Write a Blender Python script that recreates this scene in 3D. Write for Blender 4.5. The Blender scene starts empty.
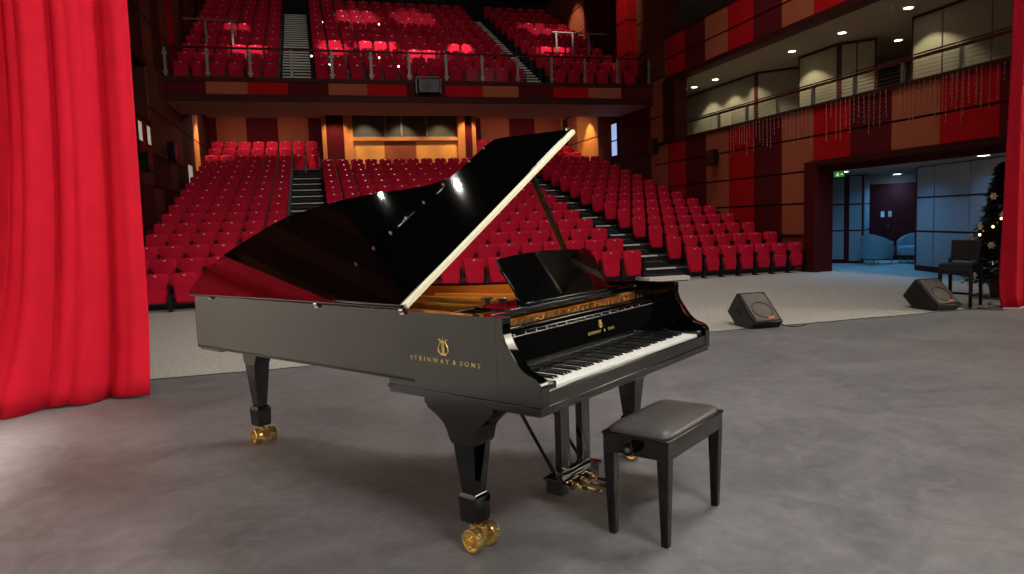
import bpy, math, random
from math import sin, cos, pi, radians, atan2, sqrt
from mathutils import Vector, Matrix
random.seed(7)
C = bpy.context.scene.collection
SC = bpy.context.scene

# ------------------------------------------------------------------ materials
def lin(c):
    c = c/255.0
    return c/12.92 if c <= .04045 else ((c+.055)/1.055)**2.4
def L3(r, g, b): return (lin(r), lin(g), lin(b), 1)
MATS = {}
def mat(name, rgb, rough=.5, metal=0, var=.12, scale=8, ior=1.45, coat=0, emit=None, estr=0, bump=0, bscale=60, sheen=0, stretch=None, detail=4, trans=0, alpha=1, rvar=0, spec=.5):
    m = bpy.data.materials.new(name); m.use_nodes = True
    nt = m.node_tree; N = nt.nodes; b = N['Principled BSDF']
    base = L3(*rgb)
    tc = N.new('ShaderNodeTexCoord'); mp = N.new('ShaderNodeMapping')
    nt.links.new(tc.outputs['Object'], mp.inputs['Vector'])
    if stretch: mp.inputs['Scale'].default_value = stretch
    nz = N.new('ShaderNodeTexNoise'); nz.inputs['Scale'].default_value = scale; nz.inputs['Detail'].default_value = detail
    nt.links.new(mp.outputs[0], nz.inputs['Vector'])
    rp = N.new('ShaderNodeValToRGB')
    rp.color_ramp.elements[0].position = .3; rp.color_ramp.elements[1].position = .7
    rp.color_ramp.elements[0].color = tuple(c*(1-var) for c in base[:3])+(1,)
    rp.color_ramp.elements[1].color = tuple(min(1, c*(1+var)) for c in base[:3])+(1,)
    nt.links.new(nz.outputs['Fac'], rp.inputs['Fac']); nt.links.new(rp.outputs[0], b.inputs['Base Color'])
    b.inputs['Roughness'].default_value = rough; b.inputs['Metallic'].default_value = metal
    b.inputs['IOR'].default_value = ior; b.inputs['Coat Weight'].default_value = coat
    b.inputs['Coat Roughness'].default_value = .03
    b.inputs['Specular IOR Level'].default_value = spec
    if sheen: b.inputs['Sheen Weight'].default_value = sheen
    if trans: b.inputs['Transmission Weight'].default_value = trans
    b.inputs['Alpha'].default_value = alpha
    if emit: b.inputs['Emission Color'].default_value = L3(*emit); b.inputs['Emission Strength'].default_value = estr
    if rvar:
        mr = N.new('ShaderNodeMapRange'); mr.inputs['To Min'].default_value = rough-rvar; mr.inputs['To Max'].default_value = rough+rvar
        nt.links.new(nz.outputs['Fac'], mr.inputs['Value']); nt.links.new(mr.outputs[0], b.inputs['Roughness'])
    if bump:
        n2 = N.new('ShaderNodeTexNoise'); n2.inputs['Scale'].default_value = bscale
        bp = N.new('ShaderNodeBump'); bp.inputs['Strength'].default_value = bump; bp.inputs['Distance'].default_value = .01
        nt.links.new(mp.outputs[0], n2.inputs['Vector']); nt.links.new(n2.outputs['Fac'], bp.inputs['Height']); nt.links.new(bp.outputs[0], b.inputs['Normal'])
    MATS[name] = m
    return m
M_black = mat('piano_black_polish', (3, 3, 3), .03, 0, .05, 3, ior=1.52, spec=.5)
M_ebony = mat('black_satin_wood', (12, 11, 11), .28, 0, .15, 12)
M_key = mat('white_key_acrylic', (244, 244, 240), .18, 0, .02, 4)
M_bkey = mat('black_key', (7, 7, 7), .3, 0, .1, 10)
M_brass = mat('polished_brass', (240, 204, 124), .24, .9, .12, 30)
M_plate = mat('gold_bronze_plate', (226, 158, 66), .35, .35, .15, 14)
M_amber = mat('amber_veneer', (176, 98, 28), .22, 0, .25, 5, stretch=(1, 1, 9), coat=.3)
M_string = mat('steel_string', (196, 190, 176), .3, 1, .1, 30)
M_glint = mat('painted_edge_highlight', (255, 246, 214), .5, 0, .03, 6)  # pale colour painted in for stage light reflected by the black lacquer
M_chrome = mat('chrome', (205, 205, 205), .16, 1, .05, 20)
M_gold = mat('gold_leaf_inlay', (226, 196, 118), .35, .5, .1, 40)
M_leather2 = mat('dark_chair_leather', (18, 17, 16), .5, 0, .12, 30, bump=.15, bscale=240)
M_leather = mat('black_leather', (74, 70, 68), .38, 0, .12, 30, bump=.15, bscale=240)
M_seat = mat('red_seat_fabric', (190, 12, 46), .8, 0, .1, 40, spec=.22, bump=.1, bscale=300)
M_blackplastic = mat('black_plastic', (16, 15, 16), .38, 0, .15, 20)
M_platen = mat('seat_number_plate', (225, 215, 205), .3, .3, .05, 20)
M_curtain = mat('red_velour_curtain', (200, 24, 46), .85, 0, .06, 5, spec=.15, bump=.12, bscale=90)
M_hem = mat('white_hem', (225, 220, 215), .7)
M_maroon = mat('maroon_acoustic_panel', (84, 8, 18), .8, 0, .08, 30, spec=.2, bump=.08, bscale=200)
M_red = mat('red_acoustic_panel', (166, 2, 12), .8, 0, .08, 30, spec=.2, bump=.08, bscale=200)
M_terra = mat('terracotta_acoustic_panel', (160, 84, 56), .8, 0, .08, 30, spec=.2, bump=.08, bscale=200)
M_orange = mat('amber_wood_panel', (206, 128, 62), .5, 0, .1, 4, stretch=(1, 1, 8))
M_brown = mat('dark_mahogany', (58, 20, 14), .6, 0, .25, 4, stretch=(1, 1, 8), spec=.15)
M_rosew = mat('rosewood_frame', (74, 16, 18), .5, 0, .2, 5, stretch=(1, 1, 7), spec=.25)
M_brownp = mat('brown_wood_panel', (100, 54, 36), .6, 0, .15, 4, stretch=(1, 1, 6), spec=.2)
M_ceil = mat('gallery_plaster', (140, 128, 116), .85, 0, .04, 6)
M_soffit = mat('balcony_soffit_plaster', (240, 214, 204), .8, 0, .05, 6)
M_darkceil = mat('auditorium_black_ceiling', (22, 20, 20), .9, 0, .1, 6)
M_gwall = mat('grey_fabric_wall_panel', (138, 132, 110), .8, 0, .06, 40, bump=.1, bscale=250)
M_lwall = mat('grey_lounge_wall_panel', (150, 156, 160), .8, 0, .06, 40, bump=.15, bscale=250)
M_tread = mat('stair_nosing_grey', (232, 230, 220), .55, 0, .08, 20)
M_platform = mat('dark_platform_carpet', (34, 32, 34), .9, 0, .15, 60)
M_seam = mat('vinyl_edge_tape', (58, 54, 50), .7, 0, .4, 30)
M_rail = mat('dark_wood_handrail', (70, 26, 18), .25, 0, .15, 8, coat=.3)
M_steel = mat('brushed_steel', (118, 112, 106), .5, .6, .08, 20)
M_cable = mat('steel_cable', (120, 96, 80), .4, .8, .05, 20)
M_grille = mat('speaker_grille', (92, 84, 78), .6, .1, .3, 120)
M_badge = mat('orange_badge', (240, 110, 80), .4)
M_armc = mat('blue_grey_upholstery', (120, 150, 158), .6, 0, .06, 30, sheen=.2)
M_navy = mat('navy_fabric', (22, 24, 36), .7, 0, .1, 40)
M_green = mat('fir_green', (34, 52, 30), .7, 0, .4, 20)
M_poins = mat('cream_poinsettia', (236, 216, 184), .5, 0, .1, 20)
M_pot = mat('terracotta_pot', (96, 62, 44), .6)
M_lamp = mat('lamp_glow', (255, 250, 240), .5, emit=(255, 246, 226), estr=14)
M_lampc = mat('lamp_glow_cool', (240, 250, 255), .5, emit=(225, 242, 255), estr=10)
M_tiny = mat('tree_light_glow', (255, 220, 150), .5, emit=(255, 214, 140), estr=5)
M_step = mat('aisle_light_glow', (255, 235, 215), .5, emit=(255, 226, 205), estr=6)
M_exit = mat('exit_sign_green_glow', (60, 190, 70), .5, emit=(70, 150, 60), estr=.3)
M_exitw = mat('exit_sign_white_glow', (240, 255, 240), .5, emit=(220, 240, 200), estr=.8)
M_white = mat('white_metal', (232, 232, 228), .4)
M_winglow = mat('daylit_window', (190, 205, 235), .4, emit=(160, 185, 235), estr=.9)
M_winlit = mat('lit_window', (230, 220, 200), .4, emit=(220, 205, 185), estr=.35)
M_glassd = mat('dark_booth_glass', (78, 80, 72), .12, 0, .1, 3, spec=.6)
M_mull = mat('booth_mullion', (120, 114, 104), .4)
M_fairy = mat('clear_string_light', (170, 120, 112), .5, .1)
M_backdrop = mat('light_grey_cyclorama', (214, 208, 198), .9, 0, .03, 2)
M_clear = mat('clear_balustrade_glass', (30, 32, 32), .05, 0, .02, 2, alpha=.05, spec=.2)
M_kick = mat('black_kick_board', (14, 13, 13), .7)

# stage vinyl: mottled, scuffed grey
def floor_mat():
    m = bpy.data.materials.new('scuffed_grey_stage_vinyl'); m.use_nodes = True
    nt = m.node_tree; N = nt.nodes; b = N['Principled BSDF']; lk = nt.links.new
    tc = N.new('ShaderNodeTexCoord')
    n1 = N.new('ShaderNodeTexNoise'); n1.inputs['Scale'].default_value = 1.1; n1.inputs['Detail'].default_value = 9; n1.inputs['Roughness'].default_value = .68; n1.inputs['Distortion'].default_value = .9
    n2 = N.new('ShaderNodeTexNoise'); n2.inputs['Scale'].default_value = 5; n2.inputs['Detail'].default_value = 8; n2.inputs['Roughness'].default_value = .7; n2.inputs['Distortion'].default_value = 1.4
    lk(tc.outputs['Object'], n1.inputs['Vector']); lk(tc.outputs['Object'], n2.inputs['Vector'])
    mx = N.new('ShaderNodeMath'); mx.operation = 'ADD'; lk(n1.outputs['Fac'], mx.inputs[0]); lk(n2.outputs['Fac'], mx.inputs[1])
    hf = N.new('ShaderNodeMath'); hf.operation = 'MULTIPLY'; hf.inputs[1].default_value = .5; lk(mx.outputs[0], hf.inputs[0])
    rp = N.new('ShaderNodeValToRGB'); rp.color_ramp.elements[0].position = .36; rp.color_ramp.elements[1].position = .64
    rp.color_ramp.elements[0].color = L3(90, 89, 91); rp.color_ramp.elements[1].color = L3(130, 128, 130)
    lk(hf.outputs[0], rp.inputs['Fac']); lk(rp.outputs[0], b.inputs['Base Color'])
    mr = N.new('ShaderNodeMapRange'); mr.inputs['To Min'].default_value = .42; mr.inputs['To Max'].default_value = .62
    lk(n2.outputs['Fac'], mr.inputs['Value']); lk(mr.outputs[0], b.inputs['Roughness'])
    bp = N.new('ShaderNodeBump'); bp.inputs['Strength'].default_value = .08; bp.inputs['Distance'].default_value = .01; lk(n2.outputs['Fac'], bp.inputs['Height']); lk(bp.outputs[0], b.inputs['Normal'])
    return m
M_floor = floor_mat()
def carpet_mat():
    m = bpy.data.materials.new('grey_loop_carpet'); m.use_nodes = True
    nt = m.node_tree; N = nt.nodes; b = N['Principled BSDF']; lk = nt.links.new
    tc = N.new('ShaderNodeTexCoord')
    n1 = N.new('ShaderNodeTexNoise'); n1.inputs['Scale'].default_value = 45; n1.inputs['Detail'].default_value = 3
    lk(tc.outputs['Object'], n1.inputs['Vector'])
    rp = N.new('ShaderNodeValToRGB'); rp.color_ramp.elements[0].position = .35; rp.color_ramp.elements[1].position = .65
    rp.color_ramp.elements[0].color = L3(152, 148, 140); rp.color_ramp.elements[1].color = L3(190, 185, 176)
    lk(n1.outputs['Fac'], rp.inputs['Fac']); lk(rp.outputs[0], b.inputs['Base Color'])
    b.inputs['Roughness'].default_value = .95
    bp = N.new('ShaderNodeBump'); bp.inputs['Strength'].default_value = .3; bp.inputs['Distance'].default_value = .005; lk(n1.outputs['Fac'], bp.inputs['Height']); lk(bp.outputs[0], b.inputs['Normal'])
    return m
M_carpet = carpet_mat()

# ------------------------------------------------------------------ mesh builder
class MB:
    def __init__(s): s.v = []; s.f = []; s.m = []; s.xf = None
    def add(s, vs, fs, m=0):
        o = len(s.v)
        if s.xf is not None: vs = [tuple(s.xf @ Vector(v)) for v in vs]
        s.v += [tuple(v) for v in vs]; s.f += [tuple(i+o for i in f) for f in fs]; s.m += [m]*len(fs)
        return s
    def box(s, x0, x1, y0, y1, z0, z1, m=0):
        vs = [(x, y, z) for z in (z0, z1) for y in (y0, y1) for x in (x0, x1)]
        return s.add(vs, [(0, 2, 3, 1), (4, 5, 7, 6), (0, 1, 5, 4), (2, 6, 7, 3), (0, 4, 6, 2), (1, 3, 7, 5)], m)
    def hexa(s, b, t, m=0):           # b,t: 4 bottom + 4 top points, same winding (ccw from above)
        return s.add(list(b)+list(t), [(3, 2, 1, 0), (4, 5, 6, 7), (0, 1, 5, 4), (1, 2, 6, 5), (2, 3, 7, 6), (3, 0, 4, 7)], m)
    def prism(s, poly, lo, hi, ax='z', m=0):
        def P(p, h):
            a, b = p
            return {'z': (a, b, h), 'y': (a, h, b), 'x': (h, a, b)}[ax]
        n = len(poly)
        vs = [P(p, lo) for p in poly]+[P(p, hi) for p in poly]
        fs = [tuple(range(n))[::-1], tuple(range(n, 2*n))]+[(i, (i+1) % n, n+(i+1) % n, n+i) for i in range(n)]
        return s.add(vs, fs, m)
    def loft(s, rings, m=0, cap=True, closed=True):
        n = len(rings[0]); vs = [p for r in rings for p in r]; fs = []
        for k in range(len(rings)-1):
            for i in range(n if closed else n-1):
                j = (i+1) % n
                fs.append((k*n+i, k*n+j, (k+1)*n+j, (k+1)*n+i))
        if cap: fs += [tuple(range(n))[::-1], tuple(range((len(rings)-1)*n, len(rings)*n))]
        return s.add(vs, fs, m)
    def tube(s, path, r, n=8, m=0, cap=True):
        rings = []
        path = [Vector(p) for p in path]
        for i, p in enumerate(path):
            d = (path[min(i+1, len(path)-1)]-path[max(i-1, 0)]).normalized()
            up = Vector((0, 0, 1)) if abs(d.z) < .9 else Vector((1, 0, 0))
            a = d.cross(up).normalized(); b = d.cross(a).normalized()
            rr = r[i] if isinstance(r, (list, tuple)) else r
            rings.append([tuple(p+(a*cos(t)+b*sin(t))*rr) for t in [2*pi*k/n for k in range(n)]])
        return s.loft(rings, m, cap)
    def lathe(s, prof, c=(0, 0, 0), ax='z', n=20, m=0):   # prof: (r,h)
        rings = []
        for r, h in prof:
            ring = []
            for k in range(n):
                t = 2*pi*k/n; a, b = r*cos(t), r*sin(t)
                p = {'z': (a, b, h), 'x': (h, a, b), 'y': (b, h, a)}[ax]
                ring.append((c[0]+p[0], c[1]+p[1], c[2]+p[2]))
            rings.append(ring)
        return s.loft(rings, m, True)
    def torus(s, prof, c=(0, 0, 0), ax='z', n=20, m=0):
        k0 = len(s.v); s.lathe(list(prof)+[prof[0]], c, ax, n, m)
        s.f = s.f[:-2]; s.m = s.m[:-2]          # open profile: no caps
        return s
    def build(s, name, mats, parent=None, bev=0, smooth=35, seg=2):
        me = bpy.data.meshes.new(name); me.from_pydata(s.v, [], s.f)
        if not isinstance(mats, (list, tuple)): mats = [mats]
        for mm in mats: me.materials.append(mm)
        me.polygons.foreach_set('material_index', s.m)
        me.update()
        import bmesh
        bm = bmesh.new(); bm.from_mesh(me); bmesh.ops.recalc_face_normals(bm, faces=bm.faces); bm.to_mesh(me); bm.free()
        if smooth:
            me.polygons.foreach_set('use_smooth', [True]*len(me.polygons))
            me.set_sharp_from_angle(angle=radians(smooth))
        o = bpy.data.objects.new(name, me); C.objects.link(o)
        if parent: o.parent = parent
        if bev:
            b = o.modifiers.new('bevel', 'BEVEL'); b.width = bev; b.segments = seg; b.limit_method = 'ANGLE'; b.angle_limit = radians(40)
        return o
def crom(pts, n=6, closed=False):
    out = []; N = len(pts)
    rng = range(N) if closed else range(N-1)
    for i in rng:
        if closed: p = [pts[(i+k-1) % N] for k in range(4)]
        else: p = [pts[max(i-1, 0)], pts[i], pts[i+1], pts[min(i+2, N-1)]]
        for k in range(n):
            t = k/n
            out.append(tuple(.5*((2*p[1][d])+(-p[0][d]+p[2][d])*t+(2*p[0][d]-5*p[1][d]+4*p[2][d]-p[3][d])*t*t+(-p[0][d]+3*p[1][d]-3*p[2][d]+p[3][d])*t**3) for d in range(len(p[0]))))
    if not closed: out.append(pts[-1])
    return out
def thing(name, label, cat, loc=(0, 0, 0), rz=0, group=None):
    o = bpy.data.objects.new(name, None); C.objects.link(o); o.empty_display_size = .1
    o.location = loc; o.rotation_euler = (0, 0, rz); o['label'] = label; o['category'] = cat
    if group: o['group'] = group
    return o
def tag(o, label, cat, group=None, kind=None):
    o['label'] = label; o['category'] = cat
    if group: o['group'] = group
    if kind: o['kind'] = kind
    return o
def struct(o): o['kind'] = 'structure'; return o

# ------------------------------------------------------------------ camera
F, PITCH, ROLL, CAMH, YAW = 705., .0942, -.0361, 1.383, .2677
cam = bpy.data.cameras.new('camera'); cam.sensor_width = 36; cam.sensor_fit = 'HORIZONTAL'; cam.lens = 36*F/1024
cam.clip_end = 200; cam.clip_start = .05
co = bpy.data.objects.new('camera', cam); C.objects.link(co)
cp, sp = cos(PITCH), sin(PITCH); c_, s_ = cos(ROLL), sin(ROLL)
Rz = Matrix.Rotation(-YAW, 3, 'Z')
R0, U0, F0 = Vector((1, 0, 0)), Vector((0, sp, cp)), Vector((0, cp, -sp))
Rr = Rz @ (c_*R0+s_*U0); Uu = Rz @ (-s_*R0+c_*U0); Ff = Rz @ F0
mw = Matrix((Rr, Uu, -Ff)).transposed().to_4x4(); mw.translation = Vector((0, 0, CAMH))
co.matrix_world = mw; SC.camera = co
def seen(P):
    d = Vector(P)-Vector((0, 0, CAMH)); z = d.dot(Ff)
    return 512+F*d.dot(Rr)/z, 287-F*d.dot(Uu)/z, z

# ------------------------------------------------------------------ floors
XL, XR = -3.7, 10.6
b = MB(); b.box(-16, 17, -9, 7.27, -.3, 0); struct(b.build('floor', M_floor, smooth=0))
b = MB(); b.box(-16, 17, 7.27, 31, -.3, -.004); struct(b.build('floor', M_carpet, smooth=0))
# ragged taped edge of the stage vinyl
b = MB(); x = -6.
pts = []
while x < 11: pts.append((x, 7.262+random.uniform(-.016, .016))); x += random.uniform(.08, .25)
rings = [[(p[0], p[1]-.012, .0), (p[0], p[1]+.014, .0), (p[0], p[1]+.012, .006), (p[0], p[1]-.010, .006)] for p in pts]
b.loft(rings); struct(b.build('trim_1', M_seam, smooth=0))

# ------------------------------------------------------------------ walls of panels
YS = [29.3, 28.71, 27.6, 26.5, 25.4, 24.3, 23.2, 22.1, 21.0, 19.89, 18.78, 17.67, 16.56, 15.45, 14.36, 13.27, 12.17, 11.1, 10.02, 8.9, 7.8, 6.7]
MS = [M_brown, M_maroon, M_red, M_terra, M_orange, M_brownp]      # 0..5
def panels_x(b, X, sgn, y0, y1, z0, z1, zs, colf, back=True):
    """panelled wall at X whose face looks towards -sgn*X; panels stand .03 proud of a brown backing"""
    if back: b.box(min(X, X+sgn*.25), max(X, X+sgn*.25), y0, y1, z0, z1, 0)
    ys = sorted([y for y in YS if y0 < y < y1]+[y0, y1]); zz = sorted([z for z in zs if z0 < z < z1]+[z0, z1])
    for i in range(len(ys)-1):
        for k in range(len(zz)-1):
            m = colf((ys[i]+ys[i+1])/2, (zz[k]+zz[k+1])/2)
            g = .004; h = .022
            xa, xb = sorted((X, X-sgn*.025))
            b.box(xa, xb, ys[i]+g, ys[i+1]-g, zz[k]+h, zz[k+1]-h, m)
PC = {8: 2, 9: 3}
def colR(y, z):
    # index of the panel column counted from the front; repeats maroon, red, terracotta
    for i in range(len(YS)-1):
        if YS[i+1] < y <= YS[i]:
            tbl = {8.9: 2, 10.02: 3, 11.1: 1, 12.17: 2, 13.27: 3, 14.36: 1, 15.45: 2, 16.56: 3, 17.67: 1, 18.78: 2, 7.8: 1, 6.7: 3, 19.89: 3, 21.0: 1, 22.1: 1, 23.2: 2, 24.3: 1, 25.4: 4, 26.5: 4, 27.6: 3, 28.71: 1}
            return tbl[YS[i+1]]
    return 1
def colRup(y, z):
    for i in range(len(YS)-1):
        if YS[i+1] < y <= YS[i]:
            tbl = {7.8: 2, 8.9: 1, 10.02: 3, 11.1: 2, 12.17: 2, 13.27: 3, 14.36: 1, 15.45: 2, 16.56: 3, 17.67: 1, 18.78: 2, 19.89: 3, 6.7: 3}
            return tbl.get(YS[i+1], 1)
    return 1
b = MB()
ZS = [.8, 1.52, 2.23, 2.97]
panels_x(b, XR, 1, 13.32, 20.8, 0, 3.58, ZS, colR)
panels_x(b, XR, 1, 6.7, 13.32, 2.42, 3.58, ZS[3:], colR)
panels_x(b, XR, 1, 6.7, 19.95, 5.52, 6.72, [6.08], colRup)
panels_x(b, XR, 1, 20.8, 29.3, 0, 5.6, [2.3, 3.4, 4.45], lambda y, z: colR(y, z) if not 23.45 < y < 24.2 else 0)
panels_x(b, XR, 1, 19.95, 31, 5.6, 11, [6.6, 7.6, 8.7, 9.7], lambda y, z: 3 if y > 26 else (1 if y > 23.3 else 5))
panels_x(b, XR, 1, 19.95, 20.8, 3.58, 5.6, [4.45], lambda y, z: 3)
# dark bands: parapet caps, gallery edge, opening lintel, wainscot
b.box(XR-.06, XR+.3, 6.7, 20.8, 3.56, 3.64, 0)
b.box(XR-.06, XR+.3, 6.7, 19.95, 5.40, 5.54, 0)
b.box(XR-.06, XR+.3, 6.7, 19.95, 6.70, 6.78, 0)
b.box(XR-.05, XR+.3, 6.7, 13.32, 2.32, 2.44, 0)
b.box(XR-.07, XR+.02, 13.45, 20.8, .76, .83, 0); b.box(XR+.2, XR+.3, 6.7, 13.32, 2.19, 2.45, 0)
struct(b.build('wall_right', MS, smooth=0))
# tall red pilaster beside the balcony and the dark columns next to it
b = MB(); b.box(XR-.35, XR+.1, 21.9, 22.75, 5.5, 11, 0)
for z in (6.7, 7.8, 8.9): b.box(XR-.36, XR+.1, 21.88, 22.77, z, z+.03, 1)
b.box(XR-.1, XR+.3, 19.25, 20.0, 3.62, 5.42, 1); b.box(XR-.02, XR+.5, 19.9, 20.85, 6.78, 11, 1)
struct(b.build('trim_2', [M_red, M_brown], smooth=0))

# left wall with its own gallery
def colL(y, z):
    k = int((y*7.3+z*2.1)) % 6
    return [0, 5, 2, 0, 5, 1][k]
b = MB()
panels_x(b, XL, -1, 6.5, 29.3, 0, 3.3, [1.5, 2.5], colL)
panels_x(b, XL, -1, 18.9, 29.3, 3.3, 5.6, [4.4], lambda y, z: 4 if 24.9 < y < 26.6 else (0 if y > 23.3 else 5))
panels_x(b, XL, -1, 6.5, 18.9, 3.3, 4.0, [], colL)
panels_x(b, XL, -1, 6.5, 31, 5.5, 11, [6.6, 7.8, 9.2], lambda y, z: 2 if 22.1 < y < 23.2 else (5 if int(y) % 2 else 0))
b.box(XL-.3, XL+.05, 6.5, 18.9, 3.98, 4.06, 0); b.box(XL-.3, XL+.05, 6.5, 18.9, 5.36, 5.5, 0)
struct(b.build('wall_left', MS, smooth=0))
b = MB(); b.box(XL-2.4, XL-.25, 6.5, 18.9, 3.2, 3.3, 0); b.box(XL-2.4, XL-.25, 6.5, 19.2, 5.4, 5.5, 1); b.box(XL-2.5, XL-2.4, 6.5, 19.2, 3.2, 5.5, 0); b.box(XL-2.4, XL-.25, 18.9, 19.1, 3.2, 5.5, 0)
struct(b.build('wall_left_gallery', [M_brown, M_ceil], smooth=0))
# small lit windows low on the left gallery front
for k, y in enumerate((17.45, 18.3)):
    b = MB(); b.box(XL+.02, XL+.06, y, y+.34, 3.42, 3.92, 0); b.box(XL+.03, XL+.07, y+.03, y+.31, 3.46, 3.88, 1)
    struct(b.build('window_%d' % (k+3), [M_brown, M_winlit], smooth=0))
b = MB(); b.box(XL+.02, XL+.05, 23.9, 24.5, 2.7, 3.45, 1); struct(b.build('window_5', [M_brown, M_winlit], smooth=0))

# back wall below the balcony
b = MB(); YB = 29.3
b.box(XL-.2, XR+.2, YB, YB+.25, 0, 6.2, 0)
xs = [XL, -3.42, -2.33, -1.19, -.03, 1.1, 2.3, 3.5, 4.7, 5.8, 6.91, 8.17, 9.28, 10.46, XR]
cc = [1, 3, 1, 3, 1, 3, 1, 3, 1, 1, 3, 1, 3, 4]
for i in range(len(xs)-1):
    for z0, z1 in ((2.8, 4.7), (4.73, 6.1)): b.box(xs[i]+.01, xs[i+1]-.01, YB-.025, YB, z0, z1, cc[i])
struct(b.build('wall_back', MS, smooth=0))
# control booth projecting from the back wall
b = MB(); YQ = 25.95
b.box(.5, 5.85, YQ, YB, 2.8, 3.78, 0)
b.box(.5, 1.22, YQ, YB, 3.78, 5.9, 1); b.box(5.30, 5.85, YQ, YB, 3.78, 5.9, 1)           # side blocks
b.box(.42, .56, YQ-.12, YQ+.1, 2.8, 5.9, 2); b.box(1.16, 1.46, YQ-.14, YQ+.1, 2.8, 5.9, 2); b.box(5.24, 5.5, YQ-.14, YQ+.1, 2.8, 5.9, 2); b.box(5.78, 5.92, YQ-.12, YQ+.1, 2.8, 5.9, 2)
b.box(1.4, 5.3, YQ, YB, 3.78, 4.38, 2)
for x0, x1, m in ((1.5, 2.55, 4), (2.57, 3.68, 3), (3.70, 4.62, 4), (4.62, 5.2, 4)): b.box(x0, x1, YQ-.02, YQ, 3.0, 4.36, m)
b.box(1.3, 5.4, YQ-.1, YQ+.1, 4.38, 4.5, 2)
b.box(1.2, 5.4, YQ+.1, YB, 5.6, 5.9, 0)
struct(b.build('wall_booth', [M_brown, M_maroon, M_orange, M_terra, mat('pale_ochre_panel', (232, 158, 72), .5, 0, .05, 3)], smooth=0))
b = MB(); b.box(1.4, 5.3, YQ+.05, YQ+.07, 4.5, 5.6, 0)
w = struct(b.build('window_1', M_glassd, smooth=0))
b = MB()
for x in (1.42, 2.62, 3.2, 4.12, 5.26): b.box(x-.03, x+.03, YQ, YQ+.05, 4.5, 5.6)
b.box(1.4, 5.3, YQ, YQ+.05, 4.48, 4.54)
b.build('window_frame', M_mull, w, smooth=0)
# tall daylit slot in the right wall under the balcony
b = MB(); b.box(XR-.04, XR-.02, 23.55, 24.1, 3.55, 4.72, 0)
w = struct(b.build('window_2', M_winglow, smooth=0))
b = MB()
for z in (3.55, 4.1, 4.72): b.box(XR-.07, XR-.03, 23.5, 24.15, z-.02, z+.02)
b.box(XR-.07, XR-.03, 23.5, 23.56, 3.5, 4.75); b.box(XR-.07, XR-.03, 24.08, 24.15, 3.5, 4.75)
b.build('window_frame', M_brown, w, smooth=0)

# ------------------------------------------------------------------ balcony slab and fascia
b = MB(); YF = 20.85
b.box(XL, XR, YF, 23.35, 4.9, 5.46, 1)
b.box(XL, XR, YF-.04, YF+.03, 4.88, 5.06, 0); b.box(XL, XR, YF-.05, YF+.05, 5.4, 5.52, 0)
fx = [XL+1.19*k for k in range(13)]
fc = [1, 3, 2, 1, 3, 2, 1, 2, 3, 1, 2, 3, 1]
fx = [-3.7, -2.62, -1.55, -.5, .58, 1.66, 2.78, 3.9, 5.02, 6.14, 7.24, 8.4, 9.5, 10.6]
for i in range(13): b.box(fx[i]+.005, fx[i+1]-.005, YF-.03, YF, 5.07, 5.39, fc[i])
struct(b.build('wall_balcony_front', [M_brown, M_soffit, M_red, M_terra, M_maroon], smooth=0)).data
bpy.data.objects['wall_balcony_front'].data.materials[1] = M_maroon
b = MB(); b.box(XL, XR, YF+.03, 23.35, 4.885, 4.9); b.box(XL, XR, 23.35, YB, 5.68, 5.72); b.box(XL, XR, 23.3, 23.35, 4.885, 5.72)
struct(b.build('ceiling', M_soffit, smooth=0))

# ------------------------------------------------------------------ seating platforms & stairs
D_, H_, Y1 = .886, .231, 13.5
def rowY(k): return Y1+D_*(k-1)
NR = 14
BLK = [(-3.69, -.63), (.28, 6.59), (7.56, 10.58)]
b = MB()
for x0, x1 in BLK:
    for k in range(1, NR+1):
        z = H_*(k-1)
        yb = rowY(k)-.52
        if k > 1:
            b.box(x0, x1, yb, yb+D_+.01 if k < NR else 26.0, max(z-.6, 0), z, 0)
            b.box(x0, x1, yb-.012, yb+.03, z-.02, z+.004, 1)
for x0, x1 in ((XL, XR),):
    for k, (y, z) in enumerate(((25.85, 3.3), (26.85, 3.64), (27.75, 3.98))): b.box(x0, x1, y, 29.3, max(0, z-.6), z, 0)
struct(b.build('floor', [M_platform, mat('platform_edge_grey', (88, 86, 84), .6)], smooth=0))
b = MB()
for x0, x1 in ((-.63, .28), (6.59, 7.56)):
    for k in range(1, NR+1):
        z = H_*k; yb = rowY(k)-.52+D_
        y0 = rowY(k)-.1
        # half step, then the row level
        b.box(x0, x1, yb-D_*.5, yb, 0, z-H_*.5, 0); b.box(x0+.04, x1-.1, yb-D_*.5-.01, yb-D_*.5+.1, z-H_*.5-.012, z-H_*.5+.006, 2 if k > 1 else 0)
        if k < NR:
            b.box(x0, x1, yb, yb+D_*.5, 0, z, 0); b.box(x0+.02, x1-.02, yb-.012, yb+.11, z-.02, z+.006, 1)
        else: b.box(x0, x1, yb, 25.9, 0, z, 0)
b.box(6.55, 7.45, 13.2, 13.8, 0, .04, 0); b.box(6.53, 7.47, 13.15, 13.8, .02, .10, 1)
struct(b.build('floor', [M_platform, M_tread, mat('half_step_grey', (70, 68, 66), .6)], smooth=0))
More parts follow.
